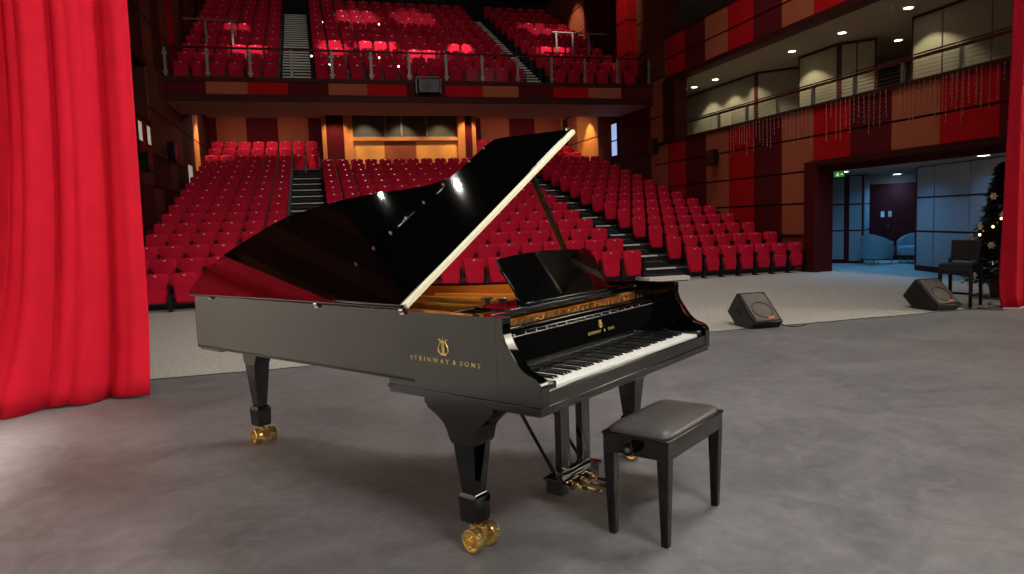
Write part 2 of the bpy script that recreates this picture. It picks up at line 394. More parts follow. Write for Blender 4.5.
# balcony platforms
DB, HB, YB1 = .9, .455, 21.9
NB = 11
b = MB()
for k in range(1, NB+2):
    z = 5.5+HB*(k-1); yb = YB1+DB*(k-1)-.55
    if k == 1: yb = YF
    for x0, x1 in ((XL, -.72), (.18, 6.66), (7.53, XR)):
        b.box(x0, x1, yb, yb+1.2 if k < NB+1 else 31.2, z-.5, z, 0)
    for x0, x1 in ((-.72, .18), (6.66, 7.53)):
        if k == 1: b.box(x0, x1, yb, YB1+.4, 5.0, 5.5, 0); continue
        for q, dz in ((0, -HB*.667), (.3, -HB*.333), (.6, 0)):
            y = yb+q-.05
            b.box(x0, x1, y, y+.35 if q < .6 else y+.3, z-.7, z+dz, 0)
            b.box(x0+.03, x1-.03, y-.01, y+.12, z+dz-.035, z+dz+.006, 1)
struct(b.build('floor', [M_platform, M_tread], smooth=0))
b = MB(); b.box(XL-.2, XR+.2, 31, 31.2, 5, 11.2); struct(b.build('wall_upper_back', M_darkceil, smooth=0))
b = MB(); b.box(-16, 17, -9, 31.4, 11, 11.2); struct(b.build('ceiling', M_darkceil, smooth=0))

# ------------------------------------------------------------------ theatre seats
def pad_poly(wt, wb, z0, z1, r=.04, crown=.02):
    p = [(-wb/2+.02, z0), (wb/2-.02, z0), (wb/2, z0+.03)]
    p += [(wt/2, z1-r), (wt/2-.012, z1-.012), (wt/2-r, z1)]
    p += [(wt/6, z1+crown*.9), (-wt/6, z1+crown*.9)]
    p += [(-wt/2+r, z1), (-wt/2+.012, z1-.012), (-wt/2, z1-r), (-wb/2, z0+.03)]
    return p
def pad(b, poly, ys, yf, ins=.03, lean=0, m=0):
    cx = sum(p[0] for p in poly)/len(poly); cz = sum(p[1] for p in poly)/len(poly)
    def sc(f): return [(cx+(p[0]-cx)*f, cz+(p[1]-cz)*f) for p in poly]
    z0 = min(p[1] for p in poly)
    rings = []
    for f, y in ((.97, ys), (1, ys-.012), (1, yf+.015), (.9, yf)):
        rings.append([(p[0], y+lean*(p[1]-z0), p[1]) for p in sc(f)])
    b.loft(rings, m)
P_back = pad_poly(.415, .375, .20, .655)
P_pad = pad_poly(.37, .32, .15, .40, crown=.0)
def seat_mesh():
    out = {}
    b = MB(); pad(b, P_back, .05, -.03, lean=.10); out['backrest'] = (b, M_seat)
    b = MB(); pad(b, P_pad, -.01, -.058, lean=.09); out['seat'] = (b, M_seat)
    b = MB(); b.box(-.022, .022, .002, .013, .622, .642); out['number_plate'] = (b, M_platen)
    b = MB(); b.box(.21, .242, -.12, .03, .42, .50); b.box(.19, .262, -.10, .01, .15, .28); b.box(.213, .24, -.07, .0, .2, .45); out['armrest'] = (b, M_blackplastic)
    b = MB(); b.box(-.23, .23, -.04, .03, .12, .17); b.box(.2, .25, -.05, .03, 0, .15); b.box(.195, .255, -.12, .06, 0, .02); out['frame'] = (b, M_blackplastic)
    return out
PROTO = seat_mesh()
PART_ME = {}
def ordn(n): return {1: 'first', 2: 'second', 3: 'third', 4: 'fourth', 5: 'fifth', 6: 'sixth', 7: 'seventh', 8: 'eighth', 9: 'ninth', 10: 'tenth', 11: 'eleventh', 12: 'twelfth', 13: 'thirteenth', 14: 'fourteenth', 15: 'fifteenth', 16: 'sixteenth', 17: 'seventeenth'}[n]
seats = []     # (x, y, z, sx, label, group)
def addrow(block, row, y, z, xs, pit):
    n = len(xs)
    rn = 'front row' if row == 1 else '%s row' % ordn(row)
    for i, x in enumerate(xs):
        if block == 'left stalls': pos = '%s from the left stair aisle' % ordn(n-i) if i < n-1 else 'beside the left stair aisle'
        elif block == 'right stalls': pos = '%s from the right stair aisle' % ordn(i+1) if i else 'beside the right stair aisle'
        else: pos = '%s from its left end' % ordn(i+1)
        seats.append((x, y, z, pit/.485, 'red fold-up theatre seat, %s of %s block, %s' % (rn, block, pos), 'red seats of the %s block' % block))
for k in range(1, NR+1):
    y, z = rowY(k), H_*(k-1)
    addrow('left stalls', k, y, z, [-.87-.47*i for i in range(6)][::-1], .47)
    addrow('centre stalls', k, y, z, [.54+.483*i for i in range(13)], .483)
    addrow('right stalls', k, y, z, [7.785+.42*i for i in range(7)], .42)
for r, (y, z) in enumerate(((26.3, 3.3), (27.3, 3.64), (28.2, 3.98))):
    addrow('rear left stalls', r+1, y, z, [-3.3+.48*i for i in range(8)], .48)
    addrow('rear right stalls', r+1, y, z, [6.2+.48*i for i in range(9)], .48)
for k in range(1, NB+1):
    y, z = YB1+DB*(k-1), 5.5+HB*(k-1)
    if True:
        addrow('left balcony', k, y, z, [-3.36+.475*i for i in range(6)], .49)
        addrow('centre balcony', k, y, z, [.48+.4975*i for i in range(13)], .4975)
        addrow('right balcony', k, y, z, [7.85+.49*i for i in range(6)], .49)
LID = [(190, 297), (222, 255), (262, 227), (300, 211), (345, 199), (430, 189), (497, 142), (573, 135), (515, 200), (407, 303), (420, 320), (505, 320), (640, 290), (690, 330), (520, 415), (390, 380), (200, 345)]
def inside(x, y, P):
    r = False
    for i in range(len(P)):
        x0, y0 = P[i]; x1, y1 = P[i-1]
        if (y0 > y) != (y1 > y) and x < (x1-x0)*(y-y0)/(y1-y0)+x0: r = not r
    return r
scored = []
for s in seats:
    vis = 0
    for dx, dz in ((-.18, .6), (.18, .6), (0, .3), (0, .6)):
        px, py, d = seen((s[0]+dx, s[1], s[2]+dz))
        if 0 <= px <= 1024 and 0 <= py <= 574 and not inside(px, py, LID) and px > 132+py*.03: vis += 1
    # back stalls rows hidden under the balcony soffit are still seen; score by size
    scored.append((seen(s[:3])[2] if vis else 1e3+seen(s[:3])[2], s))
scored.sort(key=lambda t: t[0])
indiv = [s for _, s in scored[:300]]; rest = [s for _, s in scored[300:]]
proto = None
for n, s in enumerate(indiv):
    x, y, z, sx, lab, grp = s
    if proto is None:
        t = thing('theatre_seat', lab, 'seat', (x, y, z), 0, grp)
        for nm, (bb, mm) in PROTO.items(): bb.build(nm, mm, t)
        proto = t; kids = list(t.children)
    else:
        t = proto.copy(); C.objects.link(t); t.location = (x, y, z); t['label'] = lab; t['group'] = grp
        for ch in kids:
            c = ch.copy(); C.objects.link(c); c.parent = t
    t.scale = (sx, 1, 1)
b = MB(); mi = {'backrest': 0, 'seat': 0, 'number_plate': 1, 'armrest': 2, 'frame': 2}
for s in rest:
    for nm, (bb, mm) in PROTO.items():
        b.add([(v[0]*s[3]+s[0], v[1]+s[1], v[2]+s[2]) for v in bb.v], bb.f, mi[nm])
tag(b.build('theatre_seats', [M_seat, M_platen, M_blackplastic]), 'massed red fold-up theatre seats further up the balcony and at the back', 'seats', kind='stuff')
# aisle step lights on balcony seat ends
for i, (x, k) in enumerate([(x, k) for k in (2, 3, 8) for x in (.2, 2.3, 3.5, 4.6, 5.6)]):
    b = MB(); b.lathe([(0.001, 0), (.03, .005), (.03, .02), (.001, .03)], (x+.25*((k*7) % 3), YB1+DB*(k-1)-.16, 5.5+HB*(k-1)+.34), 'y', 10)
    tag(b.build('step_light', M_step), 'tiny step light, %s row of centre balcony seats, %s from left' % (ordn(k), ordn(i % 5+1)), 'light', 'balcony step lights')

# ------------------------------------------------------------------ balcony balustrade
bal = thing('balustrade', 'long balcony balustrade with dark handrail, grey posts and clear panels', 'railing', (XL, YF, 5.5))
def kid(b, nm, m, par, **k):
    o = b.build(nm, m, par, **k); o.matrix_parent_inverse = par.matrix_basis.inverted() if False else Matrix.Translation(-par.location) if par.rotation_euler.z == 0 else Matrix.Identity(4)
    return o
b = MB(); b.tube([(XL+.05, YF+.05, 6.3), (XR-.1, YF+.05, 6.3)], .032, 8); kid(b, 'handrail', M_rail, bal)
for x in [-3.58]+[-2.54+1.085*k for k in range(13)]:
    b = MB(); b.box(x-.035, x+.035, YF+.02, YF+.07, 5.45, 6.28); b.box(x-.07, x+.07, YF+.01, YF+.03, 5.6, 5.66); b.box(x-.07, x+.07, YF+.01, YF+.03, 6.1, 6.16); kid(b, 'post', M_steel, bal, smooth=0)
b = MB(); b.box(XL+.05, XR-.1, YF+.03, YF+.04, 5.52, 6.24); kid(b, 'glass_panel', M_clear, bal, smooth=0)
for nm, x0, x1, side in (('guard_rail', -3.5, -1.95, 'left'), ('guard_rail', 8.35, 10.4, 'right')):
    y, z = 23.95, 7.86
    g = thing(nm, 'short guard rail with steel posts above the %s balcony entrance' % side, 'railing', (x0, y, z-.95))
    b = MB(); b.tube([(x0, y, z), (x1, y, z)], .028, 8); kid(b, 'handrail', M_steel, g)
    for x in ([-2.88, -2.12] if side == 'left' else [8.5, 9.1, 9.7]):
        b = MB(); b.box(x-.03, x+.03, y-.02, y+.02, z-.95, z); kid(b, 'post', M_steel, g, smooth=0)
# stage light hung on the balcony front
g = thing('stage_light', 'black projector lamp box hung on the balcony front', 'light', (3.36, YF-.2, 5.05))
b = MB(); b.box(3.06, 3.68, YF-.42, YF-.08, 5.1, 5.5); kid(b, 'housing', M_blackplastic, g, bev=.02)
b = MB(); b.lathe([(.001, 0), (.12, 0), (.12, .05), (.09, .06), (.001, .05)], (3.3, YF-.48, 5.3), 'y', 16); kid(b, 'lens', M_glassd, g)
b = MB(); b.box(3.0, 3.04, YF-.3, YF-.05, 5.1, 5.58); b.box(3.7, 3.74, YF-.3, YF-.05, 5.1, 5.58); b.box(3.0, 3.74, YF-.3, YF-.26, 5.54, 5.58); kid(b, 'bracket', M_ebony, g, smooth=0)

# ------------------------------------------------------------------ right gallery
b = MB()
b.box(XR+.3, 17, 6.7, 25, 3.2, 3.34, 0); b.box(XR, 17, 6.7, 25, 5.42, 5.52, 0)
b.box(XR+.25, 17, 6.7, 25, 8.0, 8.1, 0); b.box(XR+.25, XR+.4, 20, 25, 3.3, 5.5, 1)
struct(b.build('ceiling', [M_ceil, M_brown], smooth=0))
def framed(b, p0, p1, z0, z1, splits, thick=.25, zsp=(), fr=.07):
    """panelled wall from p0 to p1 (xy), facing left of p0->p1 ... local build"""
    d = Vector((p1[0]-p0[0], p1[1]-p0[1], 0)); Ln = d.length; d.normalize(); n = Vector((-d.y, d.x, 0))
    def bx(a, c, t0, t1, za, zb, m):
        P = [Vector((p0[0], p0[1], 0))+d*a+n*t0, Vector((p0[0], p0[1], 0))+d*c+n*t0, Vector((p0[0], p0[1], 0))+d*c+n*t1, Vector((p0[0], p0[1], 0))+d*a+n*t1]
        b.hexa([(p.x, p.y, za) for p in P], [(p.x, p.y, zb) for p in P], m)
    bx(0, Ln, -thick, 0, z0, z1, 0)
    ss = [0]+list(splits)+[Ln]; zz = [z0]+list(zsp)+[z1]
    for i in range(len(ss)-1):
        for k in range(len(zz)-1):
            bx(ss[i]+(fr if i == 0 else .015), ss[i+1]-(fr if i == len(ss)-2 else .015), 0, .02, zz[k]+(fr*1.2 if k == 0 else .02), zz[k+1]-(fr if k == len(zz)-2 else .02), 1)
b = MB()
framed(b, (12.6, 18.3), (12.6, 23.5), 3.34, 5.42, (1.2, 2.4, 3.6)); 
b2 = b
framed(b, (14.2, 16.6), (12.6, 18.3), 3.34, 5.42, (1.1,))
framed(b, (12.6, 14.9), (12.6, 16.4), 3.34, 5.42, ())
framed(b, (13.2, 14.3), (12.6, 14.9), 3.34, 5.42, (.45,))
framed(b, (12.6, 7), (12.6, 12.7), 3.34, 5.42, (1.2, 2.6, 3.8, 4.9))
framed(b, (12.6, 12.7), (16.5, 12.9), 3.34, 5.42, ())
framed(b, (16.5, 12), (16.5, 20), 3.34, 5.42, ())
framed(b, (13.2, 6.5), (13.2, 24), 6.0, 8.0, (1, 3, 5, 7, 9, 11, 13, 15, 16.5))
struct(b.build('wall_gallery', [M_rosew, M_gwall], smooth=0))
def railing(lab, X, y0, y1, z0, posts, group=None):
    g = thing('cable_railing', lab, 'railing', (X, y0, z0))
    b = MB(); b.tube([(X, y0, z0+.44), (X, y1, z0+.44)], .03, 8); kid(b, 'handrail', M_rail, g)
    b = MB(); b.tube([(X+.08, y0, z0+.52), (X+.08, y1, z0+.52)], .015, 6); kid(b, 'upper_rail', M_rail, g)
    b = MB()
    for k in range(5): b.tube([(X+.03, y0, z0+.07+.07*k), (X+.03, y1, z0+.07+.07*k)], .006, 4)
    kid(b, 'steel_cables', M_cable, g)
    for y in posts:
        b = MB(); b.box(X-.02, X+.04, y-.03, y+.03, z0-.02, z0+.42); kid(b, 'post', M_steel, g, smooth=0)
railing('horizontal cable railing with wooden handrail on the right gallery parapet', XR+.1, 7.5, 19.2, 3.62, [17.23, 15.93, 14.68, 13.45, 12.2, 10.98, 9.73, 8.4, 18.6])
# downlights
def downlight(x, y, z, lab, warm=True, grp=None, r=.085):
    t = thing('downlight', lab, 'ceiling light', (x, y, z), 0, grp)
    b = MB(); b.torus([(r, -.004), (r+.022, -.004), (r+.022, .004), (r, .004)], (0, 0, 0), 'z', 20); b.build('trim_ring', M_white, t)
    b = MB(); b.lathe([(.001, -.002), (r, -.002), (r, .003), (.001, .003)], (0, 0, 0), 'z', 20); b.build('lamp', M_lamp if warm else M_lampc, t)
    return t
GD = [(11.93, 20.6), (11.95, 19.4), (11.96, 15.83), (11.96, 14.05), (13.95, 14.47), (11.94, 12.13), (11.95, 17.6)][:6]
gl = ['farthest lit downlight in the right gallery ceiling', 'second farthest downlight of the right gallery ceiling', 'gallery downlight just left of the square grey pillar', 'gallery downlight above the square grey pillar', 'dim gallery downlight behind the square grey pillar', 'nearest downlight of the right gallery ceiling, near its top edge']
for (x, y), l in zip(GD, gl): downlight(x, y, 5.41, l, True, 'right gallery downlights')
downlight(11.4, 19.9, 7.99, 'downlight in the uppermost gallery ceiling beside the red pilaster', True)
# string lights hung over the parapet panels
b = MB()
for (y0, y1) in ((8.3, 10.0), (10.1, 10.9), (11.2, 12.9), (13.3, 16.4), (9.2, 9.9)):
    y = y0
    while y < y1:
        ln = random.uniform(.3, .85)
        b.tube([(XR-.07, y, 3.6), (XR-.066, y+random.uniform(-.02, .02), 3.6-ln)], .0035, 4)
        zz = 3.55
        while zz > 3.6-ln:
            b.box(XR-.078, XR-.062, y-.007, y+.007, zz-.012, zz+.004); zz -= random.uniform(.05, .12)
        y += random.uniform(.09, .16)
tag(b.build('string_lights', M_fairy, smooth=0), 'unlit icicle string lights hanging over the right gallery parapet', 'string lights', kind='stuff')

# wall speakers
def wallspk(x, y, z, w, h, sgn, lab, tilt=.0):
    t = thing('wall_speaker', lab, 'speaker', (x, y, z))
    b = MB(); b.prism([(-.1, -w/2), (.09, -w/2*.7), (.09, w/2*.7), (-.1, w/2)], 0, h, 'z') if sgn > 0 else b.prism([(.1, -w/2), (.1, w/2), (-.09, w/2*.7), (-.09, -w/2*.7)], 0, h, 'z')
    b.build('cabinet', M_blackplastic, t, bev=.01)
    b = MB(); s = -sgn; b.box(min(s*.1, s*.112), max(s*.1, s*.112), -w/2+.02, w/2-.02, .02, h-.02); b.build('grille', M_ebony, t, smooth=0)
    b = MB(); b.box(min(sgn*.08, sgn*.16), max(sgn*.08, sgn*.16), -.03, .03, h*.3, h*.7); b.build('wall_bracket', M_ebony, t, smooth=0)
wallspk(XR-.19, 17.05, 2.66, .36, .42, 1, 'black wall speaker on the terracotta panel of the right wall')
wallspk(XR-.19, 20.5, 3.32, .34, .46, 1, 'small black wall speaker on the far right wall beside the balcony')
wallspk(XL+.19, 17.3, 2.75, .36, .42, -1, 'black wall speaker on the left wall nearest the curtain')
wallspk(XL+.19, 20.45, 3.22, .36, .52, -1, 'black wall speaker on the left wall below the balcony corner')

# ------------------------------------------------------------------ lounge through the right opening
b = MB(); b.box(10.55, 11.06, 13.24, 13.5, 0, 2.42, 0); b.box(10.52, 10.64, 13.16, 13.5, 0, 2.42, 0)
struct(b.build('door_1', M_rosew, smooth=0))
b = MB(); b.box(XR+.3, 17, 6.7, 19, 2.2, 2.3); struct(b.build('ceiling', M_ceil, smooth=0))
b = MB(); zs = (.86, 1.62)
framed(b, (11.0, 7.0), (12.43, 12.36), 0, 2.28, (2.55, 3.75, 4.85), zsp=(.84, 1.55), fr=.1)
struct(b.build('wall_lounge_right', [M_rosew, M_lwall], smooth=0))
b = MB()
framed(b, (13.19, 14.69), (12.93, 14.95), 0, 2.22, (), zsp=(.82, 1.48), fr=.045)
framed(b, (12.93, 14.95), (12.2, 15.7), 0, 2.22, (), zsp=(.82, 1.48), fr=.08)
framed(b, (14.2, 15.6), (13.19, 14.69), 0, 2.22, (), zsp=(.82, 1.48), fr=.06)
struct(b.build('wall_lounge_pillar', [M_rosew, M_lwall], smooth=0))
# back wall with double doors, across the diagonal
dA, dB = Vector((15.6, 13.9, 0)), Vector((13.4, 16.2, 0))
b = MB(); framed(b, (16.4, 13.1), (12.6, 16.95), 0, 2.34, (), fr=.02); struct(b.build('wall_lounge_back', [M_rosew, M_lwall], smooth=0))
def on_back(s, t, z):
    p = Vector((16.4, 13.1, 0)); q = Vector((12.6, 16.95, 0)); d = (q-p).normalized(); n = Vector((-d.y, d.x, 0))
    r = p+d*s+n*t; return (r.x, r.y, z)
def bbox_back(b, s0, s1, t0, t1, z0, z1, m=0):
    b.hexa([on_back(s0, t0, z0), on_back(s1, t0, z0), on_back(s1, t1, z0), on_back(s0, t1, z0)], [on_back(s0, t0, z1), on_back(s1, t0, z1), on_back(s1, t1, z1), on_back(s0, t1, z1)], m)
dn = (Vector(on_back(0, 1, 0))-Vector(on_back(0, 0, 0)))
b = MB(); bbox_back(b, 1.7, 3.8, .0, .05, 0, 1.98); door = struct(b.build('door_2', M_rosew, smooth=0))
for s in (1.82, 2.75):
    b = MB(); bbox_back(b, s, s+.9, .05, .08, .02, 1.9); b.build('door_leaf', M_rosew, door, smooth=0)
for s in (2.80, 2.97):
    b = MB(); bbox_back(b, s, s+.08, .08, .095, 1.12, 1.27); b.build('push_plate', M_white, door, smooth=0)
b = MB(); bbox_back(b, 2.86, 2.90, .08, .1, .86, .90); b.build('door_knob', M_steel, door)
for x, y, l in ((11.4, 13.3, 'cool white downlight in the lounge ceiling beside the exit sign'), (14.2, 14.7, 'cool white downlight before the double doors'), (11.0, 9.54, 'cool white downlight above the lounge side wall nearest the curtain')):
    downlight(*([(x, y)][0]), 2.19, l, False, 'lounge downlights', r=.09)
# exit sign
t = thing('exit_sign', 'small green running-man exit sign at the opening lintel', 'exit sign', (10.98, 12.95, 2.06))
t.scale = (.8, .8, .8)
cd = Vector((.2645+.35, .964-.3, 0)).normalized(); rt = Vector((cd.y, -cd.x, 0)); t.rotation_euler = (0, 0, atan2(rt.y, rt.x))
b = MB(); b.box(-.13, .13, -.015, .015, 0, .15); b.build('sign_box', M_exit, t, bev=.004)
b = MB(); b.lathe([(.001, -.02), (.012, -.02), (.012, -.016), (.001, -.016)], (-.03, 0, .115), 'y', 10)
b.prism([(-.05, .1), (-.02, .1), (-.005, .07), (-.025, .06), (.0, .03), (-.012, .018), (-.045, .055), (-.07, .02), (-.085, .028), (-.06, .07)], -.02, -.016, 'y')
b.prism([(.03, .065), (.07, .065), (.07, .045), (.1, .075), (.07, .105), (.07, .085), (.03, .085)], -.02, -.016, 'y'); b.build('running_man', M_exitw, t)
b = MB(); b.box(-.01, .01, -.008, .008, .15, .2); b.build('hanger', M_steel, t, smooth=0)
# tub armchairs
def armchair(x, y, rz, lab, cloth=False):
    t = thing('tub_armchair', lab, 'armchair', (x, y, 0), rz, None)
    n = 18; ang = [radians(-25+230*k/(n-1)) for k in range(n)]
    def ring(th, ro, ri, zt, zb):
        c, s = cos(th), sin(th)
        return [(ro*c, ro*s*.95, zb), (ro*c*1.02, ro*s*.97, zt-.04), (ro*c*.98, ro*s*.93, zt), ((ri+.02)*c, (ri+.02)*s*.95, zt), (ri*c, ri*s*.95, zt-.05), (ri*c, ri*s*.95, zb)]
    b = MB(); b.loft([ring(th, .36, .25, .56+.17*max(0, sin(th)), .14) for th in ang]); b.build('backrest', M_armc, t, smooth=60)
    b = MB(); b.prism([(-.25, -.36), (.25, -.36), (.28, -.1), (.2, .22), (0, .27), (-.2, .22), (-.28, -.1)], .2, .42, 'z'); b.build('seat', M_armc, t, bev=.03)
    b = MB(); b.prism([(-.28, -.33), (.28, -.33), (.3, -.1), (.24, .2), (0, .3), (-.24, .2), (-.3, -.1)], .12, .2, 'z'); b.build('base', M_navy, t, smooth=0)
    for lx, ly in ((-.22, -.26), (.22, -.26), (-.18, .2), (.18, .2)):
        b = MB(); b.lathe([(.02, 0), (.022, .13)], (lx, ly, 0), 'z', 8); b.build('leg', M_chrome, t)
armchair(13.18, 14.24, radians(105), 'blue-grey tub armchair left of the double doors, seen from its side')
armchair(13.98, 13.93, radians(-62), 'blue-grey tub armchair in front of the double doors, beside the framed wall panel')

# ------------------------------------------------------------------ stool chair, stacked chairs, tree
M_l = M_leather; M_leather = M_leather2
t = thing('leather_chair', 'tall black leather chair standing beside the right floor monitor', 'chair', (8.44, 7.62, 0), -1.151); t.scale = (.98, .98, .97)
b = MB(); pad(b, [(-.2, .53), (.2, .53), (.21, .56), (.2, .6), (-.2, .6), (-.21, .56)], .2, -.22); b.build('seat', M_leather, t)
b = MB(); b.prism([(-.19, -.19), (.19, -.19), (.19, .19), (-.19, .19)], .48, .54, 'z'); b.build('seat_rail', M_ebony, t, smooth=0)
b = MB(); b.hexa([(-.18, .15, .63), (.18, .15, .63), (.18, .19, .63), (-.18, .19, .63)], [(-.185, .19, .92), (.185, .19, .92), (.185, .225, .92), (-.185, .225, .92)]); b.build('backrest', M_leather, t, bev=.012)
for sx in (-1, 1):
    b = MB(); b.hexa([(sx*.19-.018, -.2, 0), (sx*.19+.018, -.2, 0), (sx*.19+.018, -.165, 0), (sx*.19-.018, -.165, 0)], [(sx*.19-.02, -.205, .53), (sx*.19+.02, -.205, .53), (sx*.19+.02, -.16, .53), (sx*.19-.02, -.16, .53)]); b.build('leg', M_ebony, t, smooth=0)
    b = MB(); b.hexa([(sx*.19-.018, .2, 0), (sx*.19+.018, .2, 0), (sx*.19+.018, .235, 0), (sx*.19-.018, .235, 0)], [(sx*.19-.02, .16, .66), (sx*.19+.02, .16, .66), (sx*.19+.02, .2, .66), (sx*.19-.02, .2, .66)]); b.build('leg', M_ebony, t, smooth=0)
    b = MB(); b.box(sx*.19-.01, sx*.19+.01, -.17, .2, .15, .18); b.build('stretcher', M_ebony, t, smooth=0)
b = MB(); b.box(-.19, .19, -.19, -.17, .18, .21); b.build('stretcher', M_ebony, t, smooth=0)
M_leather = M_l
# stack of navy conference chairs
for k in range(4):
    zz = .09*k
    t = thing('stacking_chair', 'dark navy padded stacking chair, %s of the stack behind the tree' % ['lowest', 'second from bottom', 'third from bottom', 'topmost'][k], 'chair', (11.15+.02*k, 9.4, zz), radians(-50), 'navy stacked chairs')
    b = MB(); pad(b, [(-.22, .42), (.22, .42), (.23, .45), (.22, .48), (-.22, .48), (-.23, .45)], .22, -.22); b.build('seat', M_navy, t)
    b = MB(); b.loft([[(-.23, .2+.05*f, .5+.3*f), (.23, .2+.05*f, .5+.3*f), (.23, .25+.05*f, .5+.3*f), (-.23, .25+.05*f, .5+.3*f)] for f in (0, .5, 1)]); b.build('backrest', M_navy, t, bev=.015)
    b = MB(); b.tube([(-.225, .25, .8), (-.225, .22, .5)], .012, 6); b.tube([(.225, .25, .8), (.225, .22, .5)], .012, 6); b.box(-.2, .2, .255, .262, .76, .79); b.build('back_frame', M_steel, t)
    for lx in (-.21, .21):
        for ly, dy in ((-.18, -.03), (.2, .05)):
            if k == 0 or True:
                b = MB(); b.tube([(lx, ly, .44), (lx, ly+dy, .0 if k == 0 else .1)], .012, 6); b.build('leg', M_steel, t)
# christmas tree
t = thing('christmas_tree', 'decorated fir tree with cream poinsettias beside the right curtain', 'christmas tree', (9.70, 8.08, 0))
b = MB(); b.lathe([(.12, 0), (.16, .22), (.17, .24), (.13, .24)], (0, 0, 0), 'z', 16); b.build('pot', M_pot, t)
b = MB(); b.lathe([(.035, .1), (.03, 1.0), (.008, 1.95)], (0, 0, 0), 'z', 8); b.build('trunk', M_brown, t)
b = MB(); rnd = random.Random(3)
for i in range(560):
    z = .22+1.72*(i/560.)**.9; R_ = .50*(1-(z-.2)/1.85)+.04; th = i*2.39996
    L_ = R_*rnd.uniform(.7, 1.05); tip = Vector((L_*cos(th), L_*sin(th), z-.1*L_+rnd.uniform(-.03, .03))); base = Vector((0, 0, z+.04))
    d = tip-base; side = Vector((-sin(th), cos(th), 0))
    for f in (.45, .62, .8, .97):
        c = base+d*f; w = .075
        for sg in (-1, 1):
            e = c+side*sg*w*rnd.uniform(.7, 1.1)+d.normalized()*.05+Vector((0, 0, rnd.uniform(-.03, .03)))
            b.add([tuple(c-d.normalized()*.02), tuple(c+Vector((0, 0, .02))), tuple(e)], [(0, 1, 2)])
            b.add([tuple(c-Vector((0, 0, .012))), tuple(c+d.normalized()*.03), tuple(e)], [(0, 1, 2)])
o = b.build('needles', M_green, t, smooth=0); o['kind'] = 'stuff'
for i in range(26):
    th = i*2.39996+3.2; z = .35+1.4*i/26; R_ = .50*(1-(z-.2)/1.85)+.06
    cx, cy = R_*cos(th), R_*sin(th)
    b = MB()
    for q in range(12):
        a = q*pi/3 if q < 6 else q*pi/3+.5; kk = .62 if q < 6 else .42; u = Vector((-sin(th), cos(th), 0)); v = Vector((0, 0, 1)); n = Vector((cos(th), sin(th), 0)); c = Vector((cx, cy, z))
        dd = u*cos(a)+v*sin(a); ee = u*-sin(a)+v*cos(a)
        b.add([tuple(c+n*.02*(q > 5)), tuple(c+(dd*.05+ee*.034)*kk+n*(.02+.02*(q > 5))), tuple(c+dd*.1*kk+n*.012), tuple(c+(dd*.05-ee*.034)*kk+n*(.02+.02*(q > 5)))], [(0, 1, 2, 3)])
    b.build('poinsettia', M_poins, t, smooth=0)
for i in range(26):
    th = i*1.7+.4; z = .35+1.5*((i*7) % 26)/26; R_ = .50*(1-(z-.2)/1.85)+.05
    b = MB(); b.lathe([(.002, -.02), (.016, -.008), (.016, .008), (.002, .02)], (R_*cos(th), R_*sin(th), z), 'z', 8)
    b.build('ornament' if i % 2 else 'tree_light', M_brass if i % 2 else M_tiny, t)

# ------------------------------------------------------------------ stage curtains
def curtain(lab, x0, x1, nb, fy, z1, mats, hem=None, flare=.0, seed=1, edge=0):
    rnd = random.Random(seed); nz = 40; nx = nb
    ph = [rnd.uniform(0, 6.28) for _ in range(6)]
    rows = []
    for j in range(nz+1):
        z = z1*j/nz; g = 1-z/z1; row = []
        low = max(0, 1-z/.9)
        for i in range(nx+1):
            s = i/nx; x = x0+(x1-x0)*s
            d = abs(x-x0)
            sh = .42*max(0, 1-z/3.2)**2            # folds sweep sideways near the floor
            q = d-sh*min(1, d*.7)
            dep = .075*sin(q*19+ph[0])+.05*sin(q*11.3+ph[1])+.03*sin(q*37+ph[2]+z*.3)+.014*sin(q*61+ph[3])
            dep *= min(1, .25+d*2.2)
            dep += .035*low*sin(q*7+ph[4]+z*3)
            y = fy(x)+dep-flare*low*low
            row.append((x+edge*max(0, 1-z/3.3)*(1-min(1, d*1.2)), y, .012+z+(.016*low*low*sin(q*23+ph[5]) if j else .008*sin(q*17))))
        rows.append(row)
    b = MB(); vs = [p for r in rows for p in r]; W_ = nx+1
    b.add(vs, [(j*W_+i, j*W_+i+1, (j+1)*W_+i+1, (j+1)*W_+i) for j in range(nz) for i in range(nx)])
    o = b.build('stage_curtain', mats, None, smooth=80)
    m = o.modifiers.new('solid', 'SOLIDIFY'); m.thickness = .02
    tag(o, lab, 'curtain')
    if hem:
        b = MB(); r0 = rows[0]; b.tube([(p[0], p[1]-.012, .012) for p in r0[:90]], .009, 6); b.build('hem', hem, o)
    return o
curtain('tall red velour stage curtain gathered at the left of the piano', -1.40, -3.0, 200, lambda x: 6.72-.42*min(1.2, max(0, (-x-1.39)*.8)), 6.6, M_curtain, None, .12, 5, -.05)
curtain('red velour stage curtain at the right edge behind the leather chair', 8.66, 12.2, 240, lambda x: 7.12-.1*(x-8.7), 6.6, M_curtain, M_hem, .05, 9, -.1)

